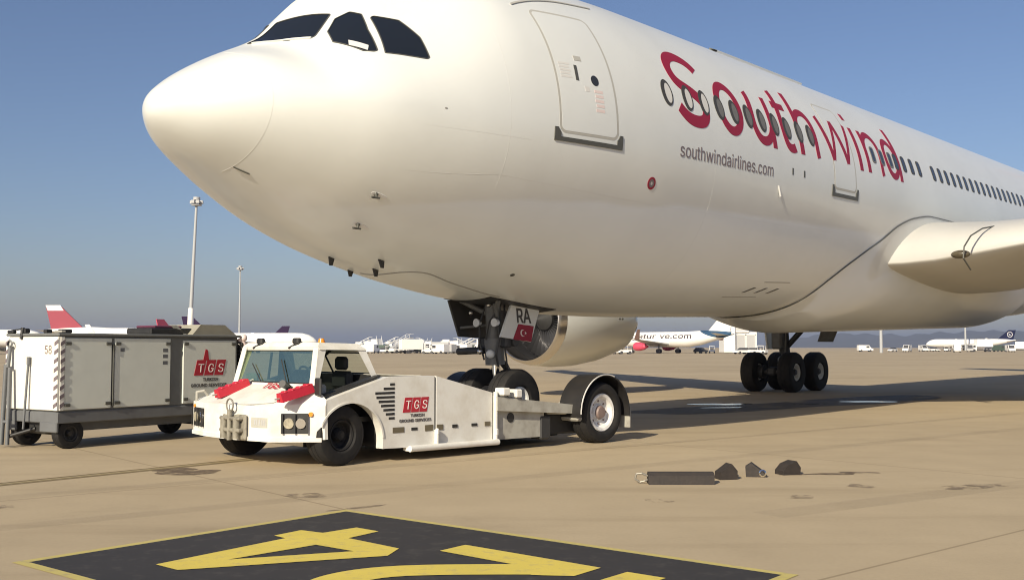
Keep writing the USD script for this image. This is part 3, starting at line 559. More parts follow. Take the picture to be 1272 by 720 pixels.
# engines
EA, EL, EZ = 12.25, 9.37, 2.45
for s in (1, -1):
    c0 = (-EA, s * EL, EZ)
    out = [(-.0, 1.27), (.05, 1.34), (-.12, 1.40), (-.4, 1.46), (-1.2, 1.52), (-2.2, 1.50), (-3.4, 1.36), (-4.5, 1.12), (-4.75, 1.05), (-4.72, 1.0)]
    e = part('engine_nacelle', lathe([(-.10, 1.395), (-.4, 1.46), (-1.2, 1.52), (-2.2, 1.50), (-3.4, 1.36), (-4.5, 1.12), (-4.75, 1.05), (-4.7, 1.0), (-3.5, 1.0)], 64, 'x', c0), 'aircraft_white', plane, smooth=40, label='engine nacelle on the far side, its intake behind the nose leg' if s < 0 else None)
    part('intake_lip', lathe([(-.55, 1.22), (-.25, 1.22), (-.06, 1.25), (.0, 1.30), (-.03, 1.36), (-.10, 1.397), (-.30, 1.445)], 64, 'x', c0), 'lip_metal', e, smooth=60)
    part('intake_duct', lathe([(-.55, 1.221), (-1.3, 1.25), (-1.32, .0)], 64, 'x', c0), 'fan_dark', e)
    bl = []
    for k in range(36):
        a = k * 2 * np.pi / 36; r0, r1 = .32, 1.2
        p = [np.array([0, r * np.cos(a + d), r * np.sin(a + d)]) for r, d in ((r0, 0), (r1, .0))]; q = [np.array([-.22, r * np.cos(a + d), r * np.sin(a + d)]) for r, d in ((r0, .12), (r1, .17))]
        bl.append(T(np.array(p + q) + np.array(c0) + [-1.0, 0, 0], [[0, 1, 3], [0, 3, 2]]))
    part('fan_blades', bl, 'fan_dark', e, smooth=False)
    part('spinner', lathe([(-.55, 0), (-.7, .12), (-.95, .33), (-1.1, .34)], 24, 'x', c0), 'gear_dark', e)
    part('exhaust_core', lathe([(-3.5, .95), (-4.7, .78), (-5.6, .55), (-5.6, .42), (-6.2, .1), (-6.3, 0)], 40, 'x', c0), 'metal', e)
    for q in (.62, .78): part('vent_slot', trimesh.creation.icosphere(2, 1).apply_scale([.06, .02, .035]).apply_translation([-EA - 2.5 - q, s * EL + 1.47, EZ + .05]), 'dark_trim', e)
    part('pylon', hull([[-EA - 1.6, s * EL + d, EZ + 1.45] for d in (-.12, .12)] + [[-EA - 3.6, s * EL + d, EZ + 2.15] for d in (-.2, .2)] + [[-EA - 6.6, s * EL + d, EZ + 1.9] for d in (-.2, .2)] + [[-EA - 6.4, s * EL + d, EZ + .9] for d in (-.1, .1)] + [[-EA - 3.5, s * EL + d, EZ + .9] for d in (-.2, .2)]), 'aircraft_white', plane)

# nose leg and wheels
def wheel(name, x, y, z, r, w, rim, parent_path, steer=0.0, rimmat='rim_grey', hub='hub_brown', side=1, grooves=True):
    tyre = lathe([(-.36 * w, rim), (-.47 * w, rim * 1.12), (-.5 * w, r * .80), (-.44 * w, r * .94), (-.30 * w, r), (-.13 * w, r), (-.125 * w, r * .985), (-.10 * w, r * .985), (-.095 * w, r), (.095 * w, r), (.10 * w, r * .985), (.125 * w, r * .985), (.13 * w, r), (.30 * w, r), (.44 * w, r * .94), (.5 * w, r * .80), (.47 * w, rim * 1.12), (.36 * w, rim)], 40)
    o = side
    disc = lathe([(o * .36 * w, rim * 1.02), (o * .40 * w, rim * .96), (o * .36 * w, rim * .84), (o * .16 * w, rim * .74), (o * .10 * w, rim * .45), (o * .22 * w, rim * .40), (o * .24 * w, rim * .16), (o * .24 * w, 0)], 32)
    back = lathe([(-o * .36 * w, rim * 1.02), (-o * .2 * w, rim * .7), (-o * .2 * w, 0)], 24)
    bolts = [trimesh.creation.icosphere(1, rim * .06).apply_translation([rim * .60 * math.cos(a), o * .14 * w, rim * .60 * math.sin(a)]) for a in np.linspace(0, 2 * np.pi, 8, endpoint=False)]
    Rz = trimesh.transformations.rotation_matrix(math.radians(steer), [0, 0, 1])
    def tr(m): m = trimesh.util.concatenate(m) if isinstance(m, list) else m; m.apply_transform(Rz); return m.apply_translation([x, y, z])
    t = part(name, tr(tyre), 'rubber', parent_path, smooth=40)
    part('wheel_rim', tr([disc, back]), rimmat, t, smooth=35); part('wheel_hub', tr([lathe([(o * .24 * w, rim * .38), (o * .36 * w, rim * .30), (o * .38 * w, 0)], 20)] + bolts), hub, t)
    return t
NZ = .69
for s in (1, -1): wheel('nose_wheel', 0, s * .36, NZ, .525, .39, .235, plane, side=s, rimmat='rim_grey' if s < 0 else 'gear_white', hub='gear_dark')
leg = part('nose_gear_leg', [rod((.12, 0, 2.5), (.03, 0, 1.30), .135, n=20), rod((.06, 0, 1.62), (.04, 0, 1.28), .165, n=20), rod((.03, 0, 1.72), (.03, 0, 1.60), .19, n=20)], 'gear_grey', plane)
part('piston', rod((.03, 0, 1.30), (0, 0, .80), .075, n=20), 'chrome', leg)
part('axle', [rod((0, -.36, NZ), (0, .36, NZ), .07), rod((0, 0, NZ), (0, 0, .85), .11), box(-.12, .12, -.1, .1, NZ - .08, NZ + .1, .03)], 'gear_grey', leg)
part('torque_link', [hull([[-.10, -.09, 1.35], [-.10, .09, 1.35], [-.16, .09, 1.33], [-.16, -.09, 1.33], [-.42, .03, 1.08], [-.42, -.03, 1.08], [-.38, .03, 1.05], [-.38, -.03, 1.05]]), hull([[-.10, -.09, .78], [-.10, .09, .78], [-.16, .09, .80], [-.16, -.09, .80], [-.42, .03, 1.05], [-.42, -.03, 1.05], [-.38, .03, 1.08], [-.38, -.03, 1.08]])], 'gear_grey', leg)
part('drag_strut', [rod((.03, .08, 1.60), (-1.1, .14, 2.35), .05), rod((.03, -.08, 1.60), (-1.1, -.14, 2.35), .05), rod((-.5, .1, 1.95), (-.5, -.1, 1.95), .04)], 'gear_grey', leg)
part('side_brace', [rod((.08, .05, 2.1), (.45, .42, 2.36), .045), rod((.08, -.05, 2.1), (.45, -.42, 2.36), .045), rod((.06, .12, 1.85), (.35, .25, 2.3), .03)], 'gear_grey', leg)
part('steering_actuator', [rod((-.10, -.42, 1.66), (-.10, .34, 1.66), .075, n=16), box(-.06, .10, .12, .30, 1.56, 1.78, .03), box(-.05, .12, -.34, -.14, 1.52, 1.74, .03), rod((.14, -.75, 1.50), (.14, -.15, 1.52), .06)], 'gear_dark', leg)
part('hydraulic_hose', [pipe([(.14, .10, 2.35), (.22, .20, 2.05), (.18, .22, 1.75), (.20, .16, 1.45), (.10, .12, 1.25)], .018), pipe([(.16, -.10, 2.3), (.26, -.16, 1.95), (.20, -.20, 1.65), (.17, -.13, 1.36)], .016), pipe([(.0, .16, 2.3), (.08, .26, 2.0), (.05, .22, 1.6), (-.05, .2, 1.2), (-.03, .15, .95)], .015), pipe([(.2, .3, 2.3), (.3, .1, 2.0), (.22, -.05, 1.7)], .014)], 'gear_dark', leg)
for yy, zz in ((.20, 1.98), (-.20, 1.98)): part('taxi_light', [lathe([(.0, .0), (.0, .07), (-.08, .055), (-.12, .02)], 20, 'x', (.30, yy, zz))], 'gear_white', leg)
for px_, py_, pz_, rr in ((.22, .02, 2.28, .05), (.24, -.16, 1.50, .05), (.23, .06, 1.46, .075), (.30, -.32, 2.15, .04)): part('fitting', trimesh.creation.icosphere(2, rr).apply_translation([px_, py_, pz_]), 'gear_white' if rr > .07 else 'metal', leg)
# doors of the nose bay: lettered one behind the leg, far one coloured dark for the shade on its inner face
def slab(pts, y0, y1): return hull([[x_, y_, z_] for x_, z_ in pts for y_ in (y0, y1)])
dr = part('nose_gear_door', prism([(-.02, 2.36), (-.70, 2.36), (-.76, 2.28), (-.62, 1.95), (-.50, 1.66), (.29, 1.74)], 'y', .30, .34), 'aircraft_white', plane, label='white nose gear door with black letters RA and a red flag')
part('registration_letters', place(text_local('RA', .235, 0, 0, .37, True), (-.13, .342, 1.985), (-1, 0, 0), (.12, 0, 1)), 'print_black', dr, smooth=False)
part('flag', prism([(-.16, 1.96), (-.57, 1.93), (-.50, 1.665), (-.02, 1.70)], 'y', .341, .346), 'crimson', dr)
cres = Point(0, 0).buffer(.06, 16).difference(Point(.02, 0).buffer(.048, 16)); stp = Polygon([(.075 + (.032 if k % 2 == 0 else .013) * math.cos(k * math.pi / 5), (.032 if k % 2 == 0 else .013) * math.sin(k * math.pi / 5)) for k in range(10)])
part('flag_emblem', [place(trimesh.creation.extrude_polygon(g, .003, engine='earcut'), (-.27, .3462, 1.81), (-1, 0, 0), (.1, 0, 1)) for g in (cres, stp)], 'pink_print', dr)
part('nose_gear_door', slab([(.58, 2.36), (-.55, 2.36), (-.50, 1.72), (.32, 1.75)], -.60, -.56), 'gear_dark', plane, label='nose gear door on the far side, shade put into its dark colour')
part('door_stay', [rod((.3, -.56, 1.9), (.05, -.1, 1.95), .025), rod((-.2, .30, 1.85), (.0, .1, 1.75), .025)], 'gear_grey', leg)

# main legs: four wheels each
for s in (1, -1):
    ly = s * 5.34; ca = -22.18
    for ax in (-.99, .99):
        for dy in (-.70, .70): wheel('main_wheel', ca - ax, ly + dy, .70, .70, .52, .30, plane, side=1 if dy > 0 else -1, rimmat='gear_white', hub='gear_dark')
    g = part('main_gear_leg', [rod((ca + .35, ly, 3.9), (ca, ly, 1.35), .20, .19, 20), rod((ca, ly, 1.45), (ca, ly, .75), .13, n=16)], 'gear_dark', plane)
    part('bogie_beam', [box(ca - 1.15, ca + 1.15, ly - .16, ly + .16, .58, .86, .05)] + [rod((ca - ax, ly - .72, .70), (ca - ax, ly + .72, .70), .09) for ax in (-.99, .99)], 'gear_dark', g)
    for ax in (-.99, .99):
        for dy in (-.7, .7): part('brake_pack', rod((ca - ax, ly + dy - .12 * np.sign(dy), .70), (ca - ax, ly + dy * .42, .70), .24, n=20), 'gear_dark', g)
    part('side_stay', [rod((ca, ly, 1.5), (ca + .3, ly - s * 1.9, 3.3), .10), rod((ca + .1, ly, 1.9), (ca + 1.5, ly - s * .1, 3.7), .09), rod((ca - .1, ly, 1.2), (ca - .8, ly, .95), .07)], 'gear_dark', g)
    part('shortening_link', [pipe([(ca + .25, ly + .12, 3.2), (ca + .32, ly + .2, 2.2), (ca + .3, ly + .15, 1.2), (ca + .8, ly + .1, .95)], .03), box(ca + .1, ca + .5, ly - .3, ly + .1, 1.5, 2.2, .06), box(ca + .15, ca + .55, ly - .05, ly + .38, .95, 1.25, .08)], 'gear_grey', g)
    part('leg_door', hull([[ca + .75, ly + s * .55, 3.6], [ca - .95, ly + s * .55, 3.6], [ca - .75, ly + s * .42, 1.5], [ca + .5, ly + s * .42, 1.5], [ca + .75, ly + s * .60, 3.6], [ca - .95, ly + s * .60, 3.6], [ca - .75, ly + s * .47, 1.5], [ca + .5, ly + s * .47, 1.5]]), 'aircraft_white', plane)
part('belly_hatch', hull([[-17.6, -1.9, 2.15], [-18.8, -1.9, 2.15], [-17.65, -2.06, 1.74], [-18.75, -2.06, 1.74], [-17.6, -1.94, 2.15], [-18.8, -1.94, 2.15], [-17.65, -2.1, 1.74], [-18.75, -2.1, 1.74]]), 'gear_grey', plane)
hb = body(9.25, math.radians(-72.8)); part('bay_hatch', hull([hb + np.array(q) for q in ((.28, .17, .10), (.28, -.12, -.05), (-.28, .17, .12), (-.28, -.12, -.03), (.24, .19, .03), (.24, -.08, -.13), (-.24, .19, .05), (-.24, -.08, -.11))]), 'aircraft_white', plane)
#__TUG__
# ------------------------------------------------------------------ the towbarless tug holding the nose wheel (x forward, y left)
TY = 45.0
tug = thing('pushback_tug', 'low white towbarless tug with a short glazed cab, carrying the airliner\'s nose wheel', 'tug', (*NOSE_LEG, 0), heading(TY))
S = 1.27
PLAN = [(4.35, S), (4.86, .78), (5.0, .05), (4.96, -.75), (4.85, -S)]
front_face = hull([(x, y, .37) for x, y in PLAN] + [(x, y, .80) for x, y in PLAN] + [(4.3, S, .37), (4.3, -S, .37), (4.32, S, .87), (4.32, -S, .87), (4.34, 1.03, 1.06), (4.34, -1.03, 1.06)])
hood = part('hood', front_face, 'tug_white', tug, smooth=20)
part('bumper_lip', [prism(Polygon(PLAN + [(4.4, -S), (4.4, S)]).buffer(.018), 'z', .34, .395)], 'tug_white', hood)
def on_plan(i, t, z0, z1, w, depth=.02, out=.008):
    a, b = np.array(PLAN[i]), np.array(PLAN[i + 1]); d = (b - a) / np.linalg.norm(b - a); n = np.array([-d[1], d[0]]); n = n if n[0] > 0 else -n
    c = a + d * t; p = [c, c + d * w, c + d * w + n * out, c + n * out, c - n * depth, c + d * w - n * depth]
    return hull([(q[0], q[1], z) for q in p for z in (z0, z1)]), c + d * w / 2, n, d
for i, t, z0, z1, w in ((0, .22, .45, .71, .34), (3, .02, .46, .72, .46)):
    m, c, n, d = on_plan(i, t, z0, z1, w); h_ = part('headlight_box', m, 'tug_black', tug)
    for k in (-1, 1):
        cc = c + d * k * w * .23; part('headlight', [rod((*(cc + n * .0), (z0 + z1) / 2), (*(cc + n * .03), (z0 + z1) / 2), .075, .065, 20)], 'lamp_lens' if k > 0 else 'chrome', h_)
    for q in (-w * .48, 0.0, w * .48): part('lamp_guard', hull([(*(c + d * (q - .012) + n * e), z) for e in (.03, .04) for z in (z0, z1)] + [(*(c + d * (q + .012) + n * e), z) for e in (.03, .04) for z in (z0, z1)]), 'tug_black', h_)
m, c, n, d = on_plan(1, .06, .52, .65, .30, out=.006); pl = part('number_plate', m, 'plate_white', tug)
part('plate_print', [hull([(*(c + d * (q + e) + n * o), z) for e in (-.012, .012) for o in (.006, .009) for z in (.55, .62)]) for q in (-.10, -.06, -.01, .04, .08)], 'far_grey', pl)
hk = part('tow_hook', [box(4.96, 5.08, -.16, .34, .44, .50, .02), box(4.96, 5.08, -.16, .34, .60, .65, .02), box(4.95, 5.0, -.2, .38, .34, .68, .02), rod((5.05, .08, .34), (5.05, .08, .74), .035), rod((5.04, -.08, .36), (5.04, -.08, .63), .05), rod((5.04, .24, .36), (5.04, .24, .63), .05)], 'hook_steel', tug)
part('pin_ring', [pipe([(5.05, .08 + .085 * math.sin(a), .80 + .085 * math.cos(a)) for a in np.linspace(0, 2 * np.pi, 15)], .012)], 'steel_ring', hk)
part('hood_badge', [place(text_local('TGS', .13, 0, 0, .42, True), (4.50, -.05, 1.012), (.02, 1, -.0), (-1, .02, .52))], 'logo_red', hood, smooth=False)
part('hood_seam', [pipe([(4.40, s * .98, 1.045), (4.80, s * .74, .845), (4.93, s * .40, .815)], .006) for s in (1, -1)] + [pipe([(4.93, .40, .815), (4.975, .05, .808), (4.94, -.40, .812)], .006)], 'tug_grey', hood)
part('hood_vent', [box(4.50 + k * .045, 4.525 + k * .045, .12, .50, .985 - k * .0235, 1.003 - k * .0235, .003) for k in range(3)], 'tug_black', hood) if False else None
part('side_lamp', rod((4.46, 1.13, .70), (4.50, 1.16, .70), .03, n=12), 'orange_lens', hood); part('side_lamp', rod((4.86, -1.18, .74), (4.885, -1.18, .74), .025, n=12), 'orange_lens', hood)
part('hood_spotlight', [rod((4.46, .56, 1.04), (4.60, .64, 1.09), .045, .05), rod((4.42, .60, 1.02), (4.5, .6, 1.08), .02)], 'tug_black', tug)
part('grab_loop', [pipe([(4.86, -1.16, .80), (4.86, -1.16, .93), (4.78, -1.1, .95), (4.70, -1.1, .86)], .02)], 'tug_grey', tug)
# side bodies with wheel arches
for s in (1, -1):
    P = Polygon([(4.335, .40), (4.335, .875), (3.95, .985), (3.30, 1.165), (2.475, 1.165), (2.475, .17), (3.44, .19)]).difference(Point(3.93, .30).buffer(.535, 24)).difference(sbox(3.40, 0, 4.36, .30))
    sd = part('side_panel', prism(P, 'y', s * 1.12, s * S), 'tug_white', tug, label='tug side panel with louvres, red badge and front wheel arch' if s > 0 else None)
    part('wheel_arch_edge', prism(Point(3.93, .30).buffer(.55, 24).difference(Point(3.93, .30).buffer(.525, 24)).intersection(sbox(3.3, .34, 4.40, 1.1)), 'y', s * (S - .02), s * (S + .012)), 'tug_white', sd)
    rp = part('service_panel', prism([(1.32, .165), (1.32, .89), (2.435, 1.16), (2.435, .165)], 'y', s * 1.14, s * (S - .004)), 'tug_white', tug)
    part('panel_gap', box(2.435, 2.475, s * 1.13, s * (S - .035), .17, 1.15), 'tug_black', rp)
    part('sill_bar', [rod((1.27, s * 1.34, .155), (2.98, s * 1.34, .165), .045, n=12), box(1.3, 2.98, s * 1.2, s * 1.34, .13, .18)], 'tug_white', tug)
    part('frame_post', [rod((1.285, s * 1.30, .13), (1.285, s * 1.30, .90), .035, n=12), box(1.25, 1.32, s * 1.28, s * 1.345, .24, .36, .02)], 'tug_white', tug)
    part('frame_post', [rod((2.455, s * 1.30, .14), (2.455, s * 1.30, .40), .035, n=12), box(2.425, 2.485, s * 1.28, s * 1.34, .32, .42, .02)], 'tug_white', tug)
    for k in range(9):
        z = 1.045 - k * .058; x1 = 3.20; x0 = 3.20 + [.08, .19, .335, .315, .275, .235, .195, .15, .10][k]
        part('louvre', [box(x1, x0, s * (S - .004), s * (S + .004), z, z + .033)], 'tug_black', sd)
    for x0, x1, hh in ((3.23, 3.03, .075), (2.90, 2.79, .04), (2.65, 2.50, .085), (2.425, 2.31, .075), (2.13, 2.03, .045), (1.75, 1.64, .04), (1.48, 1.37, .065)):
        part('marker_plate', box(x0, x1, s * (S - .006), s * (S + .006), .43 - hh / 2, .43 + hh / 2), 'reflector' if hh > .06 else 'tug_black', sd if x0 > 2.45 else rp)
    # badge: three red blocks with white letters, two lines of small print
    ux = (-s, 0, 0); o = np.array([3.055 if s > 0 else 2.58, s * (S + .001), .665])
    for k, ch in enumerate('TGS'):
        bx = trimesh.creation.extrude_polygon(Polygon([(0, 0), (.135, 0), (.175, .205), (.04, .205)]), .004, engine='earcut')
        b_ = part('badge_block', place(bx, o + np.array(ux) * k * .15, ux, (0, 0, 1)), 'logo_red', sd, smooth=False)
        part('badge_letter', place(text_local(ch, .12, .045, .045, .082, False), o + np.array(ux) * k * .15 + [0, s * .004, 0], ux, (-.12 * s, 0, 1)), 'logo_white', b_, smooth=False)
    part('badge_print', place(text_local('TURKISH', .04, .14, -.065, .25, True), o, ux, (0, 0, 1)), 'print_black', sd, smooth=False); part('badge_print', place(text_local('GROUND SERVICES', .04, -.06, -.135, .58, True), o, ux, (0, 0, 1)), 'print_black', sd, smooth=False)
# chassis, deck and wheel wells
part('chassis', [prism([(1.30, .20), (1.30, .875), (2.44, 1.13), (3.36, 1.13), (3.36, .20)], 'y', -1.13, 1.13), box(3.36, 4.32, -.78, .78, .24, .92, .02)], 'tug_white', tug)
for s in (1, -1):
    part('wheel_well', [box(3.35, 4.36, s * .785, s * 1.115, .83, .90, .02), box(3.345, 3.40, s * .785, s * 1.115, .2, .9), box(3.35, 4.36, s * .782, s * .80, .24, .9)], 'tug_black', tug)
part('deck_plate', [prism([(1.45, .925), (2.42, 1.155), (2.42, 1.165), (1.45, .935)], 'y', -.9, .9)], 'tug_grey', tug)
for s in (1, -1): wheel('front_wheel', 4.04 if s > 0 else 4.14, s * 1.055, .405, .405, .34, .21, tug, steer=6, side=s, rimmat='rubber', hub='rubber')
# cab
RX0, RX1 = 3.42, 4.23
cab = part('cab_frame', [hull([(4.36, s * 1.03, 1.05), (4.30, s * 1.03, 1.05), (4.36, s * .91, 1.05), (4.25, s * .96, 1.57), (4.12, s * .96, 1.57), (4.25, s * .84, 1.57)]) for s in (1, -1)] +
     [hull([(3.33, s * 1.05, 1.16), (3.43, s * 1.05, 1.16), (3.33, s * .95, 1.16), (3.48, s * .96, 1.56), (3.62, s * .96, 1.56), (3.48, s * .85, 1.56)]) for s in (1, -1)] +
     [box(3.32, 3.38, -1.05, 1.05, 1.10, 1.20, .015), box(4.27, 4.35, -1.0, 1.0, 1.02, 1.085, .015), box(4.17, 4.235, -.95, .95, 1.525, 1.56, .01), box(3.50, 3.58, -.95, .95, 1.50, 1.56, .01)], 'tug_white', tug)
part('cab_roof', hull([(x, y, z) for x, y, z in [(4.24, .98, 1.54), (4.24, -.98, 1.54), (3.45, .98, 1.53), (3.45, -.98, 1.53), (4.20, .90, 1.635), (4.20, -.90, 1.635), (3.55, .88, 1.62), (3.55, -.88, 1.62), (4.25, .95, 1.58), (4.25, -.95, 1.58)]]), 'tug_white', tug)
part('windscreen', T([(4.33, .975, 1.085), (4.33, -.975, 1.085), (4.21, -.90, 1.53), (4.21, .90, 1.53)], [[0, 2, 1], [0, 3, 2]]), 'windscreen', tug, smooth=False)
part('windscreen_seal', [rod((4.335, -.975, 1.085), (4.335, .975, 1.085), .012), rod((4.215, -.90, 1.528), (4.215, .90, 1.528), .012)] + [rod((4.335, s * .975, 1.085), (4.215, s * .90, 1.528), .012) for s in (1, -1)], 'tug_black', tug)
for p_, q_ in (((4.35, -.3, 1.10), (4.29, -.62, 1.34)), ((4.35, .35, 1.10), (4.27, .1, 1.40))): part('wiper', rod(p_, q_, .008), 'tug_black', tug)
part('rear_window', T([(3.358, .95, 1.20), (3.358, -.95, 1.20), (3.538, -.90, 1.50), (3.538, .90, 1.50)], [[0, 1, 2], [0, 2, 3]]), 'pane', tug, smooth=False)
part('rear_window_seal', [rod((3.355, -.95, 1.20), (3.355, .95, 1.20), .016), rod((3.53, -.9, 1.50), (3.53, .9, 1.50), .016), rod((3.355, .05, 1.2), (3.53, .05, 1.5), .014)], 'tug_black', tug)
for s in (1, -1): part('door_sill', prism([(4.30, .90), (3.36, 1.16), (3.36, 1.19), (4.30, .93)], 'y', s * 1.0, s * 1.16), 'tug_black', tug)
part('cab_floor', box(3.38, 4.28, -1.0, 1.0, .55, .62), 'tug_black', tug)
part('dashboard', box(4.10, 4.30, -.96, .96, .90, 1.075, .03), 'tug_grey', tug)
part('cab_rear_wall', box(3.39, 3.42, -.98, .98, .62, 1.19), 'tug_black', tug); part('roof_lining', box(3.50, 4.17, -.88, .88, 1.525, 1.54), 'tug_black', tug)
part('headrest', [box(3.50, 3.58, .36, .64, 1.25, 1.44, .04)], 'seat_black', tug); part('door_frame', [hull([(3.40, s * 1.0, 1.16), (3.62, s * 1.0, 1.10), (3.62, s * .96, 1.52), (3.50, s * .96, 1.52), (3.40, s * 1.015, 1.16), (3.62, s * 1.015, 1.10), (3.62, s * .975, 1.52), (3.50, s * .975, 1.52)]) for s in (-1,)], 'tug_black', tug)
for y in (.50, -.50):
    st_ = part('seat', [box(3.52, 3.95, y - .26, y + .26, .86, .98, .05)], 'seat_black', tug)
    part('backrest', [box(3.46, 3.58, y - .22, y + .22, .98, 1.24, .05)], 'seat_black', st_)
sw = part('steering_wheel', [lathe([(.0, .19), (.018, .20), (.0, .21), (-.018, .20), (.0, .19)], 28, 'z')], 'tug_black', tug) if False else None
wv = trimesh.creation.torus(.18, .016, 28, 8); wv.apply_transform(trimesh.transformations.rotation_matrix(math.radians(-55), [0, 1, 0])); wv.apply_translation([4.08, .50, 1.16])
part('steering_wheel', [wv, rod((4.08, .5, 1.16), (4.22, .5, .98), .025), rod((4.08, .33, 1.16), (4.08, .67, 1.16), .012)], 'tug_black', tug)
part('screen_pillar', [rod((4.24, .34, 1.08), (3.60, .30, 1.52), .022), rod((4.2, -.35, 1.08), (4.16, -.32, 1.5), .018)], 'tug_black', tug)
part('dash_card', [box(4.22, 4.29, -.80, -.52, 1.08, 1.20, .01), box(4.2, 4.3, -.45, -.15, 1.075, 1.115, .01)], 'plate_white', tug)
part('mirror', [box(4.36, 4.40, 1.08, 1.22, .93, 1.17, .02), rod((4.33, 1.02, 1.14), (4.38, 1.12, 1.12), .012)], 'tug_black', tug)
for y in (-.52, .40): part('roof_spotlight', [box(4.18, 4.26, y - .07, y + .07, 1.615, 1.70, .02), rod((4.10, y, 1.60), (4.20, y, 1.66), .02), rod((4.22, y + .05, 1.63), (4.24, y - .16, 1.56), .018)], 'tug_black', tug)
part('beacon', [rod((4.12, .84, 1.60), (4.12, .84, 1.64), .055, n=16), rod((4.12, .84, 1.64), (4.12, .84, 1.69), .048, .035, 16)], 'orange_lens', tug)
# rear arms, cradle, wheels and mudguards
for s in (1, -1):
    xw = -1.0 if s > 0 else -.62
    am = part('lift_arm', prism([(1.30, .18), (1.30, .84), (.20, .66), (.20, .50), (.28, .17)], 'y', s * 1.02, s * 1.28), 'tug_grey', tug)
    part('arm_beam', [hull([(x, s * y, z) for x in (-.48, 1.30) for y in (1.06, 1.36) for z in ((.50, .64) if x < 0 else (.62, .83))]), rod((.10, s * 1.2, .58), (-.50, s * 1.2, .55), .075, n=16), box(-.55, -.40, s * 1.0, s * 1.45, .38, .68, .03)], 'tug_grey', am)
    part('arm_port', [rod((.95, s * 1.27, .50), (.95, s * 1.288, .50), .075, n=20)], 'tug_black', am)
    part('arm_bracket', [box(1.06, 1.22, s * 1.20, s * 1.40, .84, .96, .02), box(.80, .94, s * 1.20, s * 1.40, .80, .93, .02)], 'tug_white', am)
    part('arm_foot', [box(-.9, .30, s * .95, s * 1.10, .16, .50, .03), box(.05, .3, s * 1.05, s * 1.3, .12, .5, .03)], 'gear_dark', am)
    wheel('rear_wheel', xw, s * 1.33, .50, .50, .36, .31, tug, side=s, rimmat='rim_white')
    fd = part('mudguard', [lathe([(s * -.26, .60), (s * -.26, .625), (s * .22, .625), (s * .22, .60), (s * -.26, .60)], 40, 'y', (xw, s * 1.33, .50), math.radians(-5), math.radians(187)), prism(Point(xw, .5).buffer(.61, 24).difference(sbox(-3, -1, 1, .45)), 'y', s * 1.06, s * 1.08)], 'fender_black', tug, smooth=40)
    part('mudguard_trim', lathe([(s * .218, .612), (s * .232, .616), (s * .232, .63), (s * .218, .63)], 40, 'y', (xw, s * 1.33, .50), math.radians(0), math.radians(110)), 'rim_white', fd)
    part('mud_flap', box(xw - .66, xw - .62, s * 1.12, s * 1.54, .22, .52, .01), 'tug_grey', fd)
part('cradle', [box(.62, 1.32, -.95, .95, .20, .80, .03), box(-.75, .75, -.72, .72, .10, .165, .02), box(.42, .66, -.85, .85, .16, .50, .04), box(-.80, -.58, -.85, .85, .14, .42, .04), rod((.5, -.9, .55), (.5, .9, .55), .09, n=16), rod((-.62, -.8, .46), (-.62, .8, .46), .07, n=16)], 'gear_dark', tug)
# red ribbed boxes resting on the hood
for y, lab in ((-.56, 'red ribbed plastic box lying on the tug\'s hood, on the side of the grey cart'), (1.02, 'red ribbed plastic box lying on the tug\'s hood, below the cab\'s open doorway')):
    f, l = rot2(TY); q = NOSE_LEG + f * 4.62 + l * y
    bx = thing('ribbed_box', lab, 'plastic box', (*q, .945 if y < 0 else .925), heading(TY))
    sl = trimesh.transformations.rotation_matrix(math.radians(17 if y < 0 else 14), [0, 1, 0])
    part('box_body', [hull([(-.24, -.075, 0), (-.24, .075, 0), (.26, -.075, 0), (.26, .075, 0), (-.24, -.05, .115), (-.24, .05, .115), (.26, -.05, .115), (.26, .05, .115)]).apply_transform(sl)], 'red_plastic', bx)
    part('box_rib', [box(-.20 + k * .115, -.145 + k * .115, -.055, .055, .10, .128, .012).apply_transform(sl) for k in range(4)], 'red_plastic', bx)
    part('handle', [rod((-.24, 0, .06), (-.36, .01, .075), .012).apply_transform(sl), rod((.26, 0, .05), (.33, 0, .06), .01).apply_transform(sl)], 'tug_grey', bx)

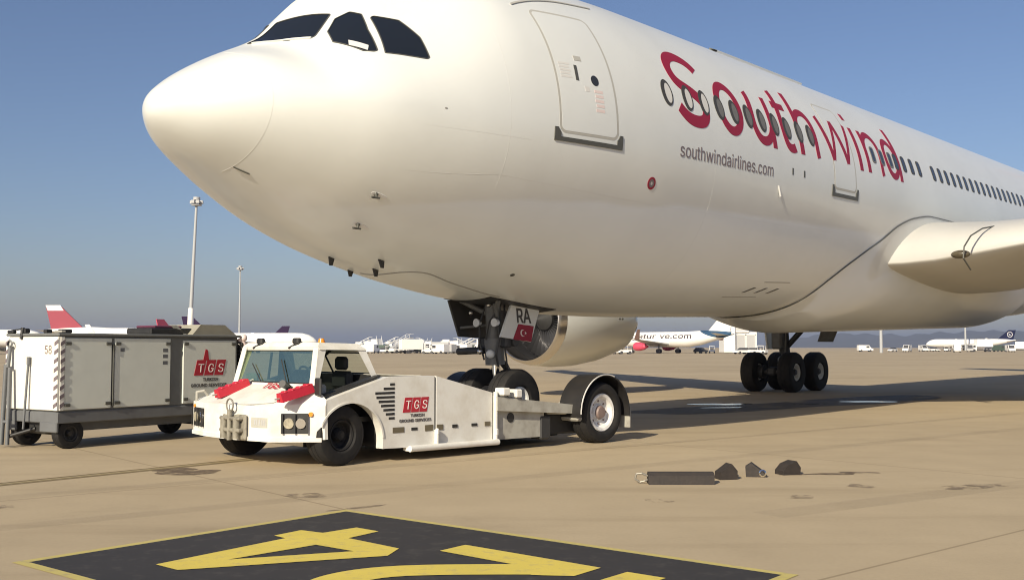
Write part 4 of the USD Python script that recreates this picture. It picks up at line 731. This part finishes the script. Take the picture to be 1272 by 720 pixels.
# ------------------------------------------------------------------ grey ground power cart on the left (x towards its bright end, y towards the camera side)
CY, CO = 33.0, np.array([-6.96, 16.2])
cart = thing('ground_power_cart', 'grey boxy ground power cart with white panels and striped corners, left of the tug', 'service cart', (*CO, 0), heading(CY))
part('cart_frame', [box(-3.65, .0, -1.36, .0, .40, .575, .015), box(-3.3, -.35, -1.1, -.25, .25, .42, .02)], 'cart_steel', cart)
part('cart_body', [box(-3.62, -.012, -1.345, -.012, .575, 1.755, .02)], 'cart_frame', cart)
part('cart_roof', [box(-3.66, .02, -1.385, .03, 1.745, 1.79, .012)], 'cart_frame', cart)
ep = part('end_panel', box(-.02, .012, -1.30, -.05, .60, 1.735, .008), 'cart_white', cart, label='sunlit white end panel of the cart')
for x0, x1 in ((-.10, -.94), (-1.0, -2.10), (-2.37, -3.55)):
    sp = part('side_panel', box(x0, x1, -.03, .012, .605, 1.715 if x0 > -2 else 1.69, .008), 'cart_panel', cart)
    for zz in (.68, 1.63):
        for xx in (x0 - .06, x1 + .06): part('latch', box(xx - .05, xx + .05, .008, .028, zz - .025, zz + .025, .008), 'dark_trim', sp)
    if x0 < -2:
        o = np.array([-2.60, .0125, 1.08])
        for k, ch in enumerate('TGS'):
            b_ = part('badge_block', place(trimesh.creation.extrude_polygon(Polygon([(0, 0), (.20, 0), (.27, .27), (.07, .27)]), .004, engine='earcut'), o + [-k * .225, 0, 0], (-1, 0, 0), (0, 0, 1)), 'logo_red', sp, smooth=False)
            part('badge_letter', place(text_local(ch, .15, .075, .055, .115), o + [-k * .225, .004, 0], (-1, 0, 0), (-.15, 0, 1)), 'logo_white', b_, smooth=False)
        part('badge_spire', place(trimesh.creation.extrude_polygon(Polygon([(.20, .26), (.33, .26), (.30, .44), (.25, .46)]), .004, engine='earcut'), o + [0, .001, 0], (-1, 0, 0), (0, 0, 1)), 'logo_red', sp, smooth=False)
        part('badge_print', place(text_local('TURKISH', .055, .20, -.10, .34, True), o, (-1, 0, 0), (0, 0, 1)), 'print_black', sp, smooth=False); part('badge_print', place(text_local('GROUND SERVICES', .055, -.06, -.20, .80, True), o, (-1, 0, 0), (0, 0, 1)), 'print_black', sp, smooth=False)
    elif x0 < -.5:
        part('stencil', [box(-1.94, -2.04, .010, .0135, z - .03, z + .03) for z in (1.52, 1.42, 1.31)] + [box(-1.10, -1.18, .010, .0135, 1.50, 1.56)], 'cart_steel', sp)
part('panel_hinge', [box(-.96, -.985, -.02, .03, 1.50, 1.62), box(-.96, -.985, -.02, .03, .64, .74), rod((-.972, .012, .65), (-.972, .012, 1.6), .012)], 'dark_trim', cart)
for cx_, cy_ in ((.0, -.03), (.0, -1.325)):
    sp = part('corner_strip', box(-.03, .022, cy_ - .045, cy_ + .045, .60, 1.735, .006), 'cart_white', cart)
    for k in range(8): part('stripe', hull([(.0225, cy_ + dy, .63 + k * .137 + dz) for dy, dz in ((-.045, .0), (-.045, .06), (.045, .045), (.045, .105))] + [(.0262, cy_ + dy, .63 + k * .137 + dz) for dy, dz in ((-.045, .0), (-.045, .06), (.045, .045), (.045, .105))]), 'text_grey', sp, smooth=False)
sp = part('corner_strip', box(-.095, -.02, -.02, .022, .60, 1.735, .006), 'cart_white', cart)
for k in range(8): part('stripe', hull([(dx, y, .63 + k * .137 + dz) for dx, dz in ((-.095, .045), (-.095, .105), (-.02, .0), (-.02, .06)) for y in (.0225, .026)]), 'text_grey', sp, smooth=False)
part('cart_number', place(text_local('58', .13, 0, 0, .17, False), (.0135, -.33, 1.47), (0, 1, 0), (0, 0, 1)), 'hub_brown', ep, smooth=False)
part('hose_clamp', [box(-.10, .0, -.98, -.90, 1.79, 1.87, .015), box(-.06, .02, -1.36, -1.20, 1.79, 1.84, .015), rod((-.02, -1.28, 1.84), (.02, -.94, 1.86), .012), rod((.0, -.95, 1.88), (.02, -.95, 1.70), .03)], 'tug_black', cart)
part('roof_lamp', box(-.12, .0, -.42, -.34, 1.79, 1.85, .015), 'tug_black', cart); part('roof_lamp', box(-.25, -.05, -.12, -.02, 1.79, 1.85, .015), 'tug_black', cart)
part('roof_light_bar', [box(-.12, -.04, -.20, .0, 1.80, 1.83, .01)], 'plate_white', cart)
part('roof_box', [box(-1.85, -2.75, -.85, -.2, 1.79, 1.90, .02)], 'tug_black', cart); part('roof_cover', [box(-2.0, -2.6, -.80, -.3, 1.90, 1.945, .02)], 'purple_cover', cart)
part('roof_hood', hull([(x, y, z) for x, z in ((-2.62, 1.79), (-3.62, 1.79), (-2.80, 1.97), (-3.35, 1.97)) for y in (-.9, -.06)]), 'tan_panel', cart, smooth=False)
part('roof_flap', [prism([(-2.55, 1.79), (-2.62, 1.79), (-2.40, 1.95), (-2.34, 1.95)], 'y', -.75, -.2)], 'plate_white', cart)
hs = part('hose_coil', [pipe([(-3.70, -.1 - .2 * math.sin(a) * .5, 1.62 - k * .07 + .05 * math.cos(a)) for a in np.linspace(0, 5.6, 9)], .035) for k in range(6)], 'tug_black', cart)
part('connector', [rod((-3.70, -.05, 1.74), (-3.80, .02, 1.52), .06, .045), trimesh.creation.icosphere(2, .07).apply_translation([-3.74, .0, 1.74])], 'pink_print', hs)
part('draw_bar', [rod((.16, -1.20, .04), (.10, -1.22, 1.30), .035), rod((.16, -1.04, .04), (.10, -1.12, 1.25), .03), rod((.10, -1.17, 1.25), (.06, -1.18, 1.60), .03), lathe([(-.02, .05), (0, .07), (.02, .05)], 16, 'x', (.07, -1.18, 1.62)), rod((.14, -1.20, .4), (.14, -1.05, .4), .025)], 'cart_steel', cart)
part('brake_lever', [rod((.10, -.72, .30), (.05, -.70, 1.36), .018), rod((.05, -.70, 1.30), (.05, -.70, 1.42), .028)], 'cart_steel', cart)
part('front_axle', [rod((-.30, -1.2, .24), (-.30, -.15, .24), .05), box(-.5, -.1, -.9, -.45, .22, .42, .03), rod((-.1, -.7, .30), (.14, -1.1, .16), .03)], 'tug_black', cart); part('rear_axle', rod((-3.1, -1.2, .24), (-3.1, -.15, .24), .05), 'tug_black', cart)
for y0, y1 in ((-.45, -.02), (-1.34, -1.1)): part('frame_apron', box(-.05, .005, y0, y1, .26, .42, .015), 'cart_steel', cart)
for x in (-.28, -3.1):
    for y in (-.14, -1.22): wheel('cart_wheel', x, y, .235, .235, .19, .12, cart, side=1 if y > -.5 else -1, rimmat='tug_black', hub='tug_black')

# ------------------------------------------------------------------ chocks on the apron
ck = thing('wheel_chock', 'long black rubber wheel chock with a wire handle at its end', 'wheel chock', (1.94, 12.27, 0), 0)
part('chock_body', prism([(-.095, 0), (.095, 0), (.08, .10), (.05, .135), (-.05, .135), (-.08, .10)], 'x', -.37, .385), 'black_rubber_block', ck, smooth=20)
part('handle', pipe([(-.37, 0, .09), (-.44, 0, .12), (-.50, .02, .11), (-.515, .03, .05), (-.46, .03, .015), (-.40, .02, .03), (-.37, 0, .05)], .011), 'steel_ring', ck)
def wedge(loc, rot, lab, prof, y0=-.1, y1=.1, eye=True):
    prof = [(x_ * .84, z_ * .86) for x_, z_ in prof]; y0, y1 = y0 * .85, y1 * .85
    w = thing('wheel_chock', lab, 'wheel chock', loc, rot)
    part('chock_body', prism(prof, 'y', y0, y1), 'black_rubber_block', w, smooth=20)
    part('chock_tread', [box(prof[0][0] + .03 + k * .05, prof[0][0] + .05 + k * .05, y0 + .01, y1 - .01, -.0, .012) for k in range(3)], 'black_rubber_block', w)
    if eye: part('eyelet', [lathe([(-.012, .030), (.0, .045), (.012, .030), (.0, .022), (-.012, .030)], 20, 'y', (prof[1][0] - .055, y0 - .006, .052))], 'chrome', w)
    else: part('eyelet', [rod((prof[1][0] - .02, 0, .06), (prof[1][0] + .045, -.02, .035), .012)], 'steel_ring', w)
wedge((2.56, 12.72, 0), 12, 'small peaked black wheel chock next to the long chock', [(-.13, 0), (.13, 0), (.135, .12), (.05, .215), (-.12, .10)], -.11, .10, False)
wedge((2.97, 12.96, 0), -14, 'small black wheel chock with a bright metal eyelet, middle of the wedges', [(-.13, 0), (.17, 0), (.10, .085), (-.055, .195), (-.14, .14)])
wedge((3.43, 13.18, 0), 20, 'small black wheel chock with a worn brown top, farthest from the tug', [(-.15, 0), (.14, 0), (.15, .10), (.08, .195), (-.06, .15), (-.15, .06)], -.10, .12, False)

# ------------------------------------------------------------------ light masts
def mast(x, y, h, r, lab, lean=0.0, base=0):
    m = thing('light_mast', lab, 'light mast', (x, y, 0), 0)
    tp = np.array([lean * h, 0, h]); part('pole', rod((0, 0, 0), tp, r, r * .55, 14), 'mast_grey', m)
    if base: part('base_section', rod((0, 0, 0), tp * (base / h), r * 1.35, r * 1.3, 14), 'far_white', m)
    part('lamp_head', [rod(tp, tp + [0, 0, .5], r * 1.6, n=12)] + [box(tp[0] + 1.1 * r * 2 * math.cos(a) - .3, tp[0] + 1.1 * r * 2 * math.cos(a) + .3, 1.1 * r * 2 * math.sin(a) - .25, 1.1 * r * 2 * math.sin(a) + .25, h - .7, h - .1, .05) for a in np.linspace(0, 2 * np.pi, 6, endpoint=False)], 'far_grey', m)
    part('maintenance_platform', rod(tp - [0, 0, 1.0], tp - [0, 0, .88], r * 2.4, n=12), 'far_grey', m)
mast(-58.2, 190, 28.2, .40, 'tall grey floodlight mast rising behind the grey cart', lean=.035, base=8.6)
mast(-93.6, 362, 29, .42, 'more distant floodlight mast above the tug\'s cab')
mast(105, 300, 27, .46, 'pale light mast seen under the airliner\'s belly fairing')
mast(215, 500, 27, .5, 'far light mast behind the parked white airliner at the right')

# ------------------------------------------------------------------ parked airliners in the distance
def far_jet(lab, nose, head, L=37.6, fin='far_red', engine='far_white', tip=None, rear=None, text=None, emblem=False, winglet='far_white', fincol2=None):
    f = np.array([math.cos(math.radians(head)), math.sin(math.radians(head))])
    j = thing('parked_airliner', lab, 'airliner', (nose[0], nose[1], 0), head); r, zc = 1.98, 3.55; k = L / 37.6
    pr = [(0, .02), (-.3, .55), (-1.0, 1.05), (-2.2, 1.55), (-4, 1.9), (-6, r), (-24 * k, r), (-28 * k, 1.75), (-33 * k, 1.05), (-37.4 * k, .25), (-37.6 * k, 0)]
    fz = lathe(pr, 32, 'x', (0, 0, 0)); v = fz.vertices; v[:, 2] += zc + np.where(v[:, 0] < -24 * k, (-24 * k - v[:, 0]) / (13.6 * k) * 1.45, 0) - np.where(v[:, 0] > -4, ((v[:, 0] + 4) / 4) ** 2 * .55, 0)
    fz = T(v, fz.faces)
    b = part('fuselage', fz, 'far_white', j)
    part('cockpit_window', [hull([(-1.75, s * .95, zc + .55), (-2.35, s * 1.25, zc + .50), (-2.6, s * 1.15, zc + 1.05), (-2.1, s * .7, zc + 1.1), (-1.8, s * 1.0, zc + .57), (-2.35, s * 1.30, zc + .53), (-2.6, s * 1.22, zc + 1.05)]) for s in (1, -1)], 'far_dark', b)
    for s in (1, -1):
        w = part('wing', hull([(-11.5, s * 1.0, zc - 1.1), (-18.5, s * 1.0, zc - 1.1), (-11.5, s * 1.0, zc - 1.5), (-18.5, s * 1.0, zc - 1.45), (-20.2, s * 16.6, zc - .1), (-21.8, s * 16.6, zc - .1), (-20.2, s * 16.6, zc - .22)]), 'far_grey', j)
        part('winglet', hull([(-20.2, s * 16.5, zc - .2), (-21.8, s * 16.5, zc - .2), (-21.7, s * 17.2, zc + 2.3), (-22.6, s * 17.2, zc + 2.3), (-20.3, s * 16.75, zc - .1), (-21.8, s * 16.75, zc - .1)]), winglet, w)
        e = part('engine', lathe([(-.2, .85), (.0, .95), (-.6, 1.1), (-1.6, 1.1), (-3.0, .85), (-3.1, .7), (-4.2, .3), (-4.3, 0)], 24, 'x', (-11.0, s * 5.75, 1.75)), engine, j)
        part('intake', rod((-11.25, s * 5.75, 1.75), (-11.2, s * 5.75, 1.75), .86, n=20), 'far_dark', e)
        part('tailplane', hull([(-32.5 * k, s * .3, zc + .9), (-36.2 * k, s * .3, zc + .9), (-35.3 * k, s * 6.2, zc + 1.4), (-36.9 * k, s * 6.2, zc + 1.4), (-33 * k, s * .3, zc + .72)]), 'far_white', j)
        part('main_gear', [rod((-17.2, s * 3.8, zc - 1.2), (-17.2, s * 3.8, .6), .16)] + [rod((-17.2, s * 3.8 + d, .58), (-17.2, s * 3.8 + d + .3, .58), .58, n=18) for d in (-.55, .25)], 'far_dark', j)
    part('nose_gear', [rod((-5, 0, zc - 1.7), (-5, 0, .4), .12)] + [rod((-5, d, .38), (-5, d + .22, .38), .38, n=16) for d in (-.35, .13)], 'far_dark', j)
    F0 = [(-29.5 * k, zc + 1.6), (-36.3 * k, zc + 1.45), (-37.6 * k, zc + 6.5), (-34.6 * k, zc + 6.5)]
    tf = part('tail_fin', prism(F0 if head != -1 else F0, 'y', -.16, .16), fin, j)
    if tip: part('fin_tip', prism([(-33.9 * k, zc + 5.5), (-37.15 * k, zc + 5.5), (-37.62 * k, zc + 6.6), (-34.6 * k, zc + 6.6)], 'y', -.18, .18), tip, tf)
    if emblem:
        for s in (1, -1):
            part('fin_emblem', [place(trimesh.creation.extrude_polygon(Point(0, 0).buffer(1.35, 24).difference(Point(0, 0).buffer(1.12, 24)), .02, engine='earcut'), (-35.0 * k, s * .165, zc + 4.3), (1, 0, 0), (0, 0, s)), place(trimesh.creation.extrude_polygon(Polygon([(-.8, -.5), (-.1, .0), (.8, .6), (.1, -.15), (.6, -.6), (-.1, -.35)]), .02, engine='earcut'), (-35.0 * k, s * .165, zc + 4.3), (1, 0, 0), (0, 0, s))], 'far_white', tf)
    if rear:
        t_ = np.linspace(-29.5 * k, -36.8 * k, 14); P = []
        for a in np.linspace(0, 2 * np.pi, 32, endpoint=False):
            x0 = -31.2 * k + 3.6 * math.sin(a); xx = np.linspace(x0, -37.0 * k, 12); rr = np.interp(-xx, [-q[0] for q in pr], [q[1] for q in pr]) + .02
            P.append(np.stack([xx, rr * math.cos(a), zc + rr * math.sin(a) + (-24 * k - xx) / (13.6 * k) * 1.45], -1))
        part('painted_tail', grid(np.array(P + [P[0]])), rear, j)
    if text:
        for tx, x0, w_ in text:
            m = text_local(tx, 1.25, 0, 0, w_, True, .02); vv, ff = trimesh.remesh.subdivide_to_size(m.vertices, m.faces, .5, max_iter=8)[:2]
            ph_ = (vv[:, 1] + .25) / r; part('title', T(np.stack([x0 - vv[:, 0], (r + .015) * np.cos(ph_), zc + (r + .015) * np.sin(ph_)], -1), ff), 'far_grey' if tx == 'x' else 'text_grey', j, smooth=False)
    return j
far_jet('white airliner with dark lettering, red engines and blue painted tail, beyond the nacelle', (28.6, 283), 132, fin='far_white', engine='far_pink', rear='far_blue', winglet='far_brown', text=[('getur', -6.3, 8.2), ('ve.com', -15.8, 10.2)])
far_jet('long white airliner with a dark blue tail and a round emblem, at the right edge', (205, 522), 180, L=44.5, fin='far_navy', emblem=True)
far_jet('parked white airliner with a white-tipped red tail above the cart\'s lit end', (-58, 216), 0, fin='far_red', tip='far_white')
far_jet('parked white airliner whose nose shows past the cart\'s left corner', (-104, 236), 0, fin='far_white')
far_jet('distant airliner with a slim bright pink tail above the cart\'s middle', (-90, 352), 62, fin='far_pink')
far_jet('parked airliner with a dark purple tail next to the tall mast', (-54, 292), 0, fin='far_purple')
far_jet('small far-off airliner with a dark tail just above the tug\'s cab roof', (-127, 424), 180, fin='far_purple')

# ------------------------------------------------------------------ white building under the belly, and the rows of ground vehicles far off
bd = thing('apron_building', 'white boxy building with a framed grey opening behind the far main wheels', 'building', (72.5, 335, 0), 0)
part('wall', [box(-5.2, -1.6, 0, 8, 0, 10.2), box(-1.6, 5.6, 1.5, 8, 0, 6.4), box(-1.6, 2.9, .8, 7, 6.4, 10.0)], 'far_white', bd)
part('roof', [box(-5.4, 3.1, -.2, 8.2, 10.2, 10.5)], 'far_grey', bd)
for x0, x1 in ((-1.0, 1.8), (2.3, 5.0)):
    o = part('opening', box(x0, x1, 1.4, 1.6, .6, 5.4), 'far_grey', bd); part('opening_frame', [box(x0 - .2, x0, 1.2, 1.5, 0, 5.7), box(x1, x1 + .2, 1.2, 1.5, 0, 5.7), box(x0 - .2, x1 + .2, 1.2, 1.5, 5.4, 5.7)], 'far_white', o)
part('upper_panel', box(-1.2, 2.5, .7, .85, 6.9, 9.6), 'concrete_building', bd)
def veh_wheels(p, xs_, w, r):
    for x in xs_:
        for s in (1, -1): part('wheel', rod((x, s * (w / 2 - .24), r), (x, s * (w / 2 + .01), r), r, n=14), 'far_dark', p)
def make_van(name, lab, grp, body_='far_white'):
    p = thing(name, lab, 'van', (0, 0, 0), 0, grp)
    part('body', prism([(-2.6, .4), (2.5, .4), (2.55, 1.0), (1.75, 1.25), (1.15, 2.25), (-2.55, 2.3), (-2.62, 1.2)], 'y', -.98, .98), body_, p)
    part('windscreen', hull([(1.80, s * .85, 1.27) for s in (1, -1)] + [(1.22, s * .82, 2.18) for s in (1, -1)] + [(1.74, s * .85, 1.25) for s in (1, -1)]), 'far_dark', p)
    for s in (1, -1): part('side_window', box(.1, 1.2, s * .975, s * 1.0, 1.35, 2.0), 'far_dark', p)
    veh_wheels(p, (1.6, -1.6), 1.96, .36); return p
def make_truck(name, lab, grp, box_='far_white', cabc='far_white', h=3.5, lift=1.0):
    p = thing(name, lab, 'truck', (0, 0, 0), 0, grp)
    part('cargo_box', box(-4.2, 1.4, -1.2, 1.2, lift, h, .04), box_, p); part('chassis', box(-4.2, 3.2, -.5, .5, .5, .85), 'far_dark', p)
    part('cab', prism([(1.6, .5), (3.4, .5), (3.45, 1.4), (3.0, 2.5), (1.6, 2.55)], 'y', -1.15, 1.15), cabc, p)
    part('windscreen', hull([(3.45, s * 1.0, 1.45) for s in (1, -1)] + [(3.05, s * 1.0, 2.4) for s in (1, -1)] + [(3.38, s * 1.0, 1.42) for s in (1, -1)]), 'far_dark', p)
    for s in (1, -1): part('side_window', box(2.0, 2.85, s * 1.14, s * 1.165, 1.5, 2.25), 'far_dark', p)
    veh_wheels(p, (2.5, -2.6), 2.3, .48); return p
def make_car(name, lab, grp, c_='far_white'):
    p = thing(name, lab, 'car', (0, 0, 0), 0, grp)
    part('body', hull([(-2.1, s * .85, .35) for s in (1, -1)] + [(2.1, s * .85, .35) for s in (1, -1)] + [(2.1, s * .8, .72) for s in (1, -1)] + [(-2.1, s * .8, .9) for s in (1, -1)] + [(.9, s * .8, .95) for s in (1, -1)]), c_, p)
    part('roof', hull([(-1.9, s * .78, .88) for s in (1, -1)] + [(1.0, s * .78, .92) for s in (1, -1)] + [(.2, s * .6, 1.45) for s in (1, -1)] + [(-1.4, s * .6, 1.45) for s in (1, -1)]), 'far_dark', p); veh_wheels(p, (1.3, -1.3), 1.7, .32); return p
def make_tractor(name, lab, grp, c_='far_white'):
    p = thing(name, lab, 'baggage tractor', (0, 0, 0), 0, grp)
    part('body', [box(-1.5, 1.5, -.75, .75, .35, .95, .05)], c_, p); part('seat', box(-1.0, -.5, -.4, .4, .95, 1.35, .04), 'far_dark', p)
    part('canopy', [box(-1.1, .4, -.7, .7, 1.85, 1.95, .02)] + [rod((x, y, .9), (x, y, 1.9), .04) for x in (-1.0, .35) for y in (-.65, .65)], c_, p); veh_wheels(p, (1.0, -1.0), 1.5, .36); return p
def make_stairs(name, lab, grp):
    p = thing(name, lab, 'stairs truck', (0, 0, 0), 0, grp)
    part('body', [box(-3.2, 3.2, -1.1, 1.1, .5, 1.2, .05)], 'far_white', p); part('cab', box(2.0, 3.3, -1.1, 1.1, 1.2, 2.3, .06), 'far_white', p)
    part('staircase', prism([(-3.2, 1.2), (-2.4, 1.2), (2.4, 3.9), (3.4, 3.9), (3.4, 4.1), (2.3, 4.1), (-3.2, 1.5)], 'y', -.8, .8), 'far_grey', p)
    part('railing', [rod((-3.0, y, 2.3), (2.4, y, 5.0), .05) for y in (-.8, .8)] + [rod((2.4, y, 5.0), (3.4, y, 5.0), .05) for y in (-.8, .8)] + [rod((x, y, 1.3 + (x + 3) * .52), (x, y, 2.3 + (x + 3) * .5), .04) for x in (-2.5, -1, .5, 2) for y in (-.8, .8)], 'far_white', p); veh_wheels(p, (2.2, -2.2), 2.2, .45); return p
rg = np.random.default_rng(11)
GA, GB = 'ground vehicles parked far behind the tug', 'ground vehicles parked far off at the right'
def spot(px, d): return ((px - 636) / FOCAL_PX * d, d, 0)
def fleet(rowspec, grp, cuts, rows_):
    protos = {}
    makers = {'van': lambda n, l: make_van('parked_van', l, grp), 'greyvan': lambda n, l: make_van('parked_van', l, grp, 'far_grey'), 'truck': lambda n, l: make_truck('parked_truck', l, grp), 'lift': lambda n, l: make_truck('catering_truck', l, grp, h=4.3, lift=1.7),
              'yellow': lambda n, l: make_truck('fuel_truck', l, grp, 'far_yellow', 'far_white', 2.9), 'car': lambda n, l: make_car('parked_car', l, grp), 'blackcar': lambda n, l: make_car('parked_car', l, grp, 'far_dark'), 'greytruck': lambda n, l: make_truck('parked_truck', l, grp, 'far_grey', 'far_grey', 3.4), 'redcar': lambda n, l: make_car('parked_car', l, grp, 'far_red'), 'dark': lambda n, l: make_van('parked_van', l, grp, 'far_green'),
              'tractor': lambda n, l: make_tractor('baggage_tractor', l, grp), 'stairs': lambda n, l: make_stairs('stairs_truck', l, grp), 'redtruck': lambda n, l: make_truck('parked_truck', l, grp, 'far_grey', 'far_red', 3.2)}
    words = {'van': 'small white van', 'greyvan': 'small grey van', 'truck': 'white box truck', 'lift': 'tall white catering truck', 'yellow': 'yellow tank truck', 'car': 'small white car', 'blackcar': 'small black car', 'greytruck': 'grey box truck', 'redcar': 'small red car', 'dark': 'dark green van', 'tractor': 'white canopied tractor', 'stairs': 'white passenger stairs truck', 'redtruck': 'truck with a red cab'}
    ORD = ['first', 'second', 'third', 'fourth', 'fifth', 'sixth', 'seventh', 'eighth', 'ninth', 'tenth', 'eleventh', 'twelfth', 'thirteenth', 'fourteenth', 'fifteenth', 'sixteenth']
    band = lambda d: 0 if d < cuts[0] else 1 if d < cuts[1] else 2
    alike = {}
    for q in sorted(rowspec, key=lambda q: q[1]): alike.setdefault((q[0], band(q[2])), []).append(q[1])
    for kind, px, d, rot in rowspec:
        same = alike[(kind, band(d))]; nth = ORD[same.index(px)] + ' ' + words[kind] + ' from the left' if len(same) > 1 else 'the only ' + words[kind]
        lab = nth + ' ' + rows_[band(d)]
        if kind not in protos:
            p = makers[kind](None, lab); protos[kind] = p; x = UsdGeom.Xform(stage.GetPrimAtPath(p)); x.ClearXformOpOrder()
            x.AddTranslateOp(opSuffix='b').Set(Gf.Vec3d(*map(float, spot(px, d)))); x.AddRotateZOp(opSuffix='b').Set(float(rot))
        else: copy_of(protos[kind], stage.GetPrimAtPath(protos[kind]).GetName(), spot(px, d), rot, lab)
row = []
kinds = ['van', 'dark', 'car', 'tractor', 'greyvan', 'stairs', 'van', 'redcar', 'truck', 'car', 'dark', 'tractor', 'blackcar', 'van', 'greyvan', 'tractor', 'redtruck', 'blackcar']
for k, px in enumerate(np.linspace(466, 620, 26)): row.append((kinds[k % 18], px + rg.uniform(-3, 3), rg.uniform(255, 290), rg.choice([0, 180, 90, 30, 150]) + rg.uniform(-12, 12)))
for k, px in enumerate(np.linspace(450, 626, 30)): row.append((kinds[(k * 5 + 3) % 18], px + rg.uniform(-3, 3), rg.uniform(310, 345), rg.choice([0, 180, 90, 60]) + rg.uniform(-12, 12)))
for k, px in enumerate(np.linspace(446, 630, 36)): row.append((['truck', 'stairs', 'dark', 'greytruck', 'van', 'lift', 'greyvan', 'stairs'][k % 8], px + rg.uniform(-4, 4), rg.uniform(365, 405), rg.choice([0, 180, 90, 90]) + rg.uniform(-10, 10)))
fleet(row, GA, (300, 360), ['in the nearest row beyond the tug', 'in the middle row beyond the tug', 'in the farthest row beyond the tug'])
row = []
for k, px in enumerate([1008, 1030, 1046, 1074, 1088, 1101, 1108, 1120, 1126, 1137, 1146, 1160, 1176, 1188, 1204, 1216, 1228, 1241, 1254, 1266]): row.append((['van', 'car', 'tractor', 'van', 'greyvan', 'lift', 'car', 'dark', 'van', 'truck'][k % 10], px, rg.uniform(330, 400), rg.uniform(0, 360)))
for px in (763, 776, 786, 870, 884, 921, 933, 944): row.append((['tractor', 'car', 'blackcar', 'car'][int(px) % 4], px, rg.uniform(225, 285), rg.uniform(0, 360)))
fleet(row, GB, (300, 900), ['in front of the red-engined airliner', 'parked far off at the right', ''])

# ------------------------------------------------------------------ air
HAZE = 1.6e-4
M['air'] = usdkit.material(stage, '/World/Looks/air', {'v': ('principled_volume', {'color': (.86, .88, 1.0), 'density': HAZE, 'anisotropy': .55})}, [], volume='v.volume')
solo('haze', box(-9500, 9500, -9400, 9500, -1.0, 112), 'air', kind='stuff', smooth=False)
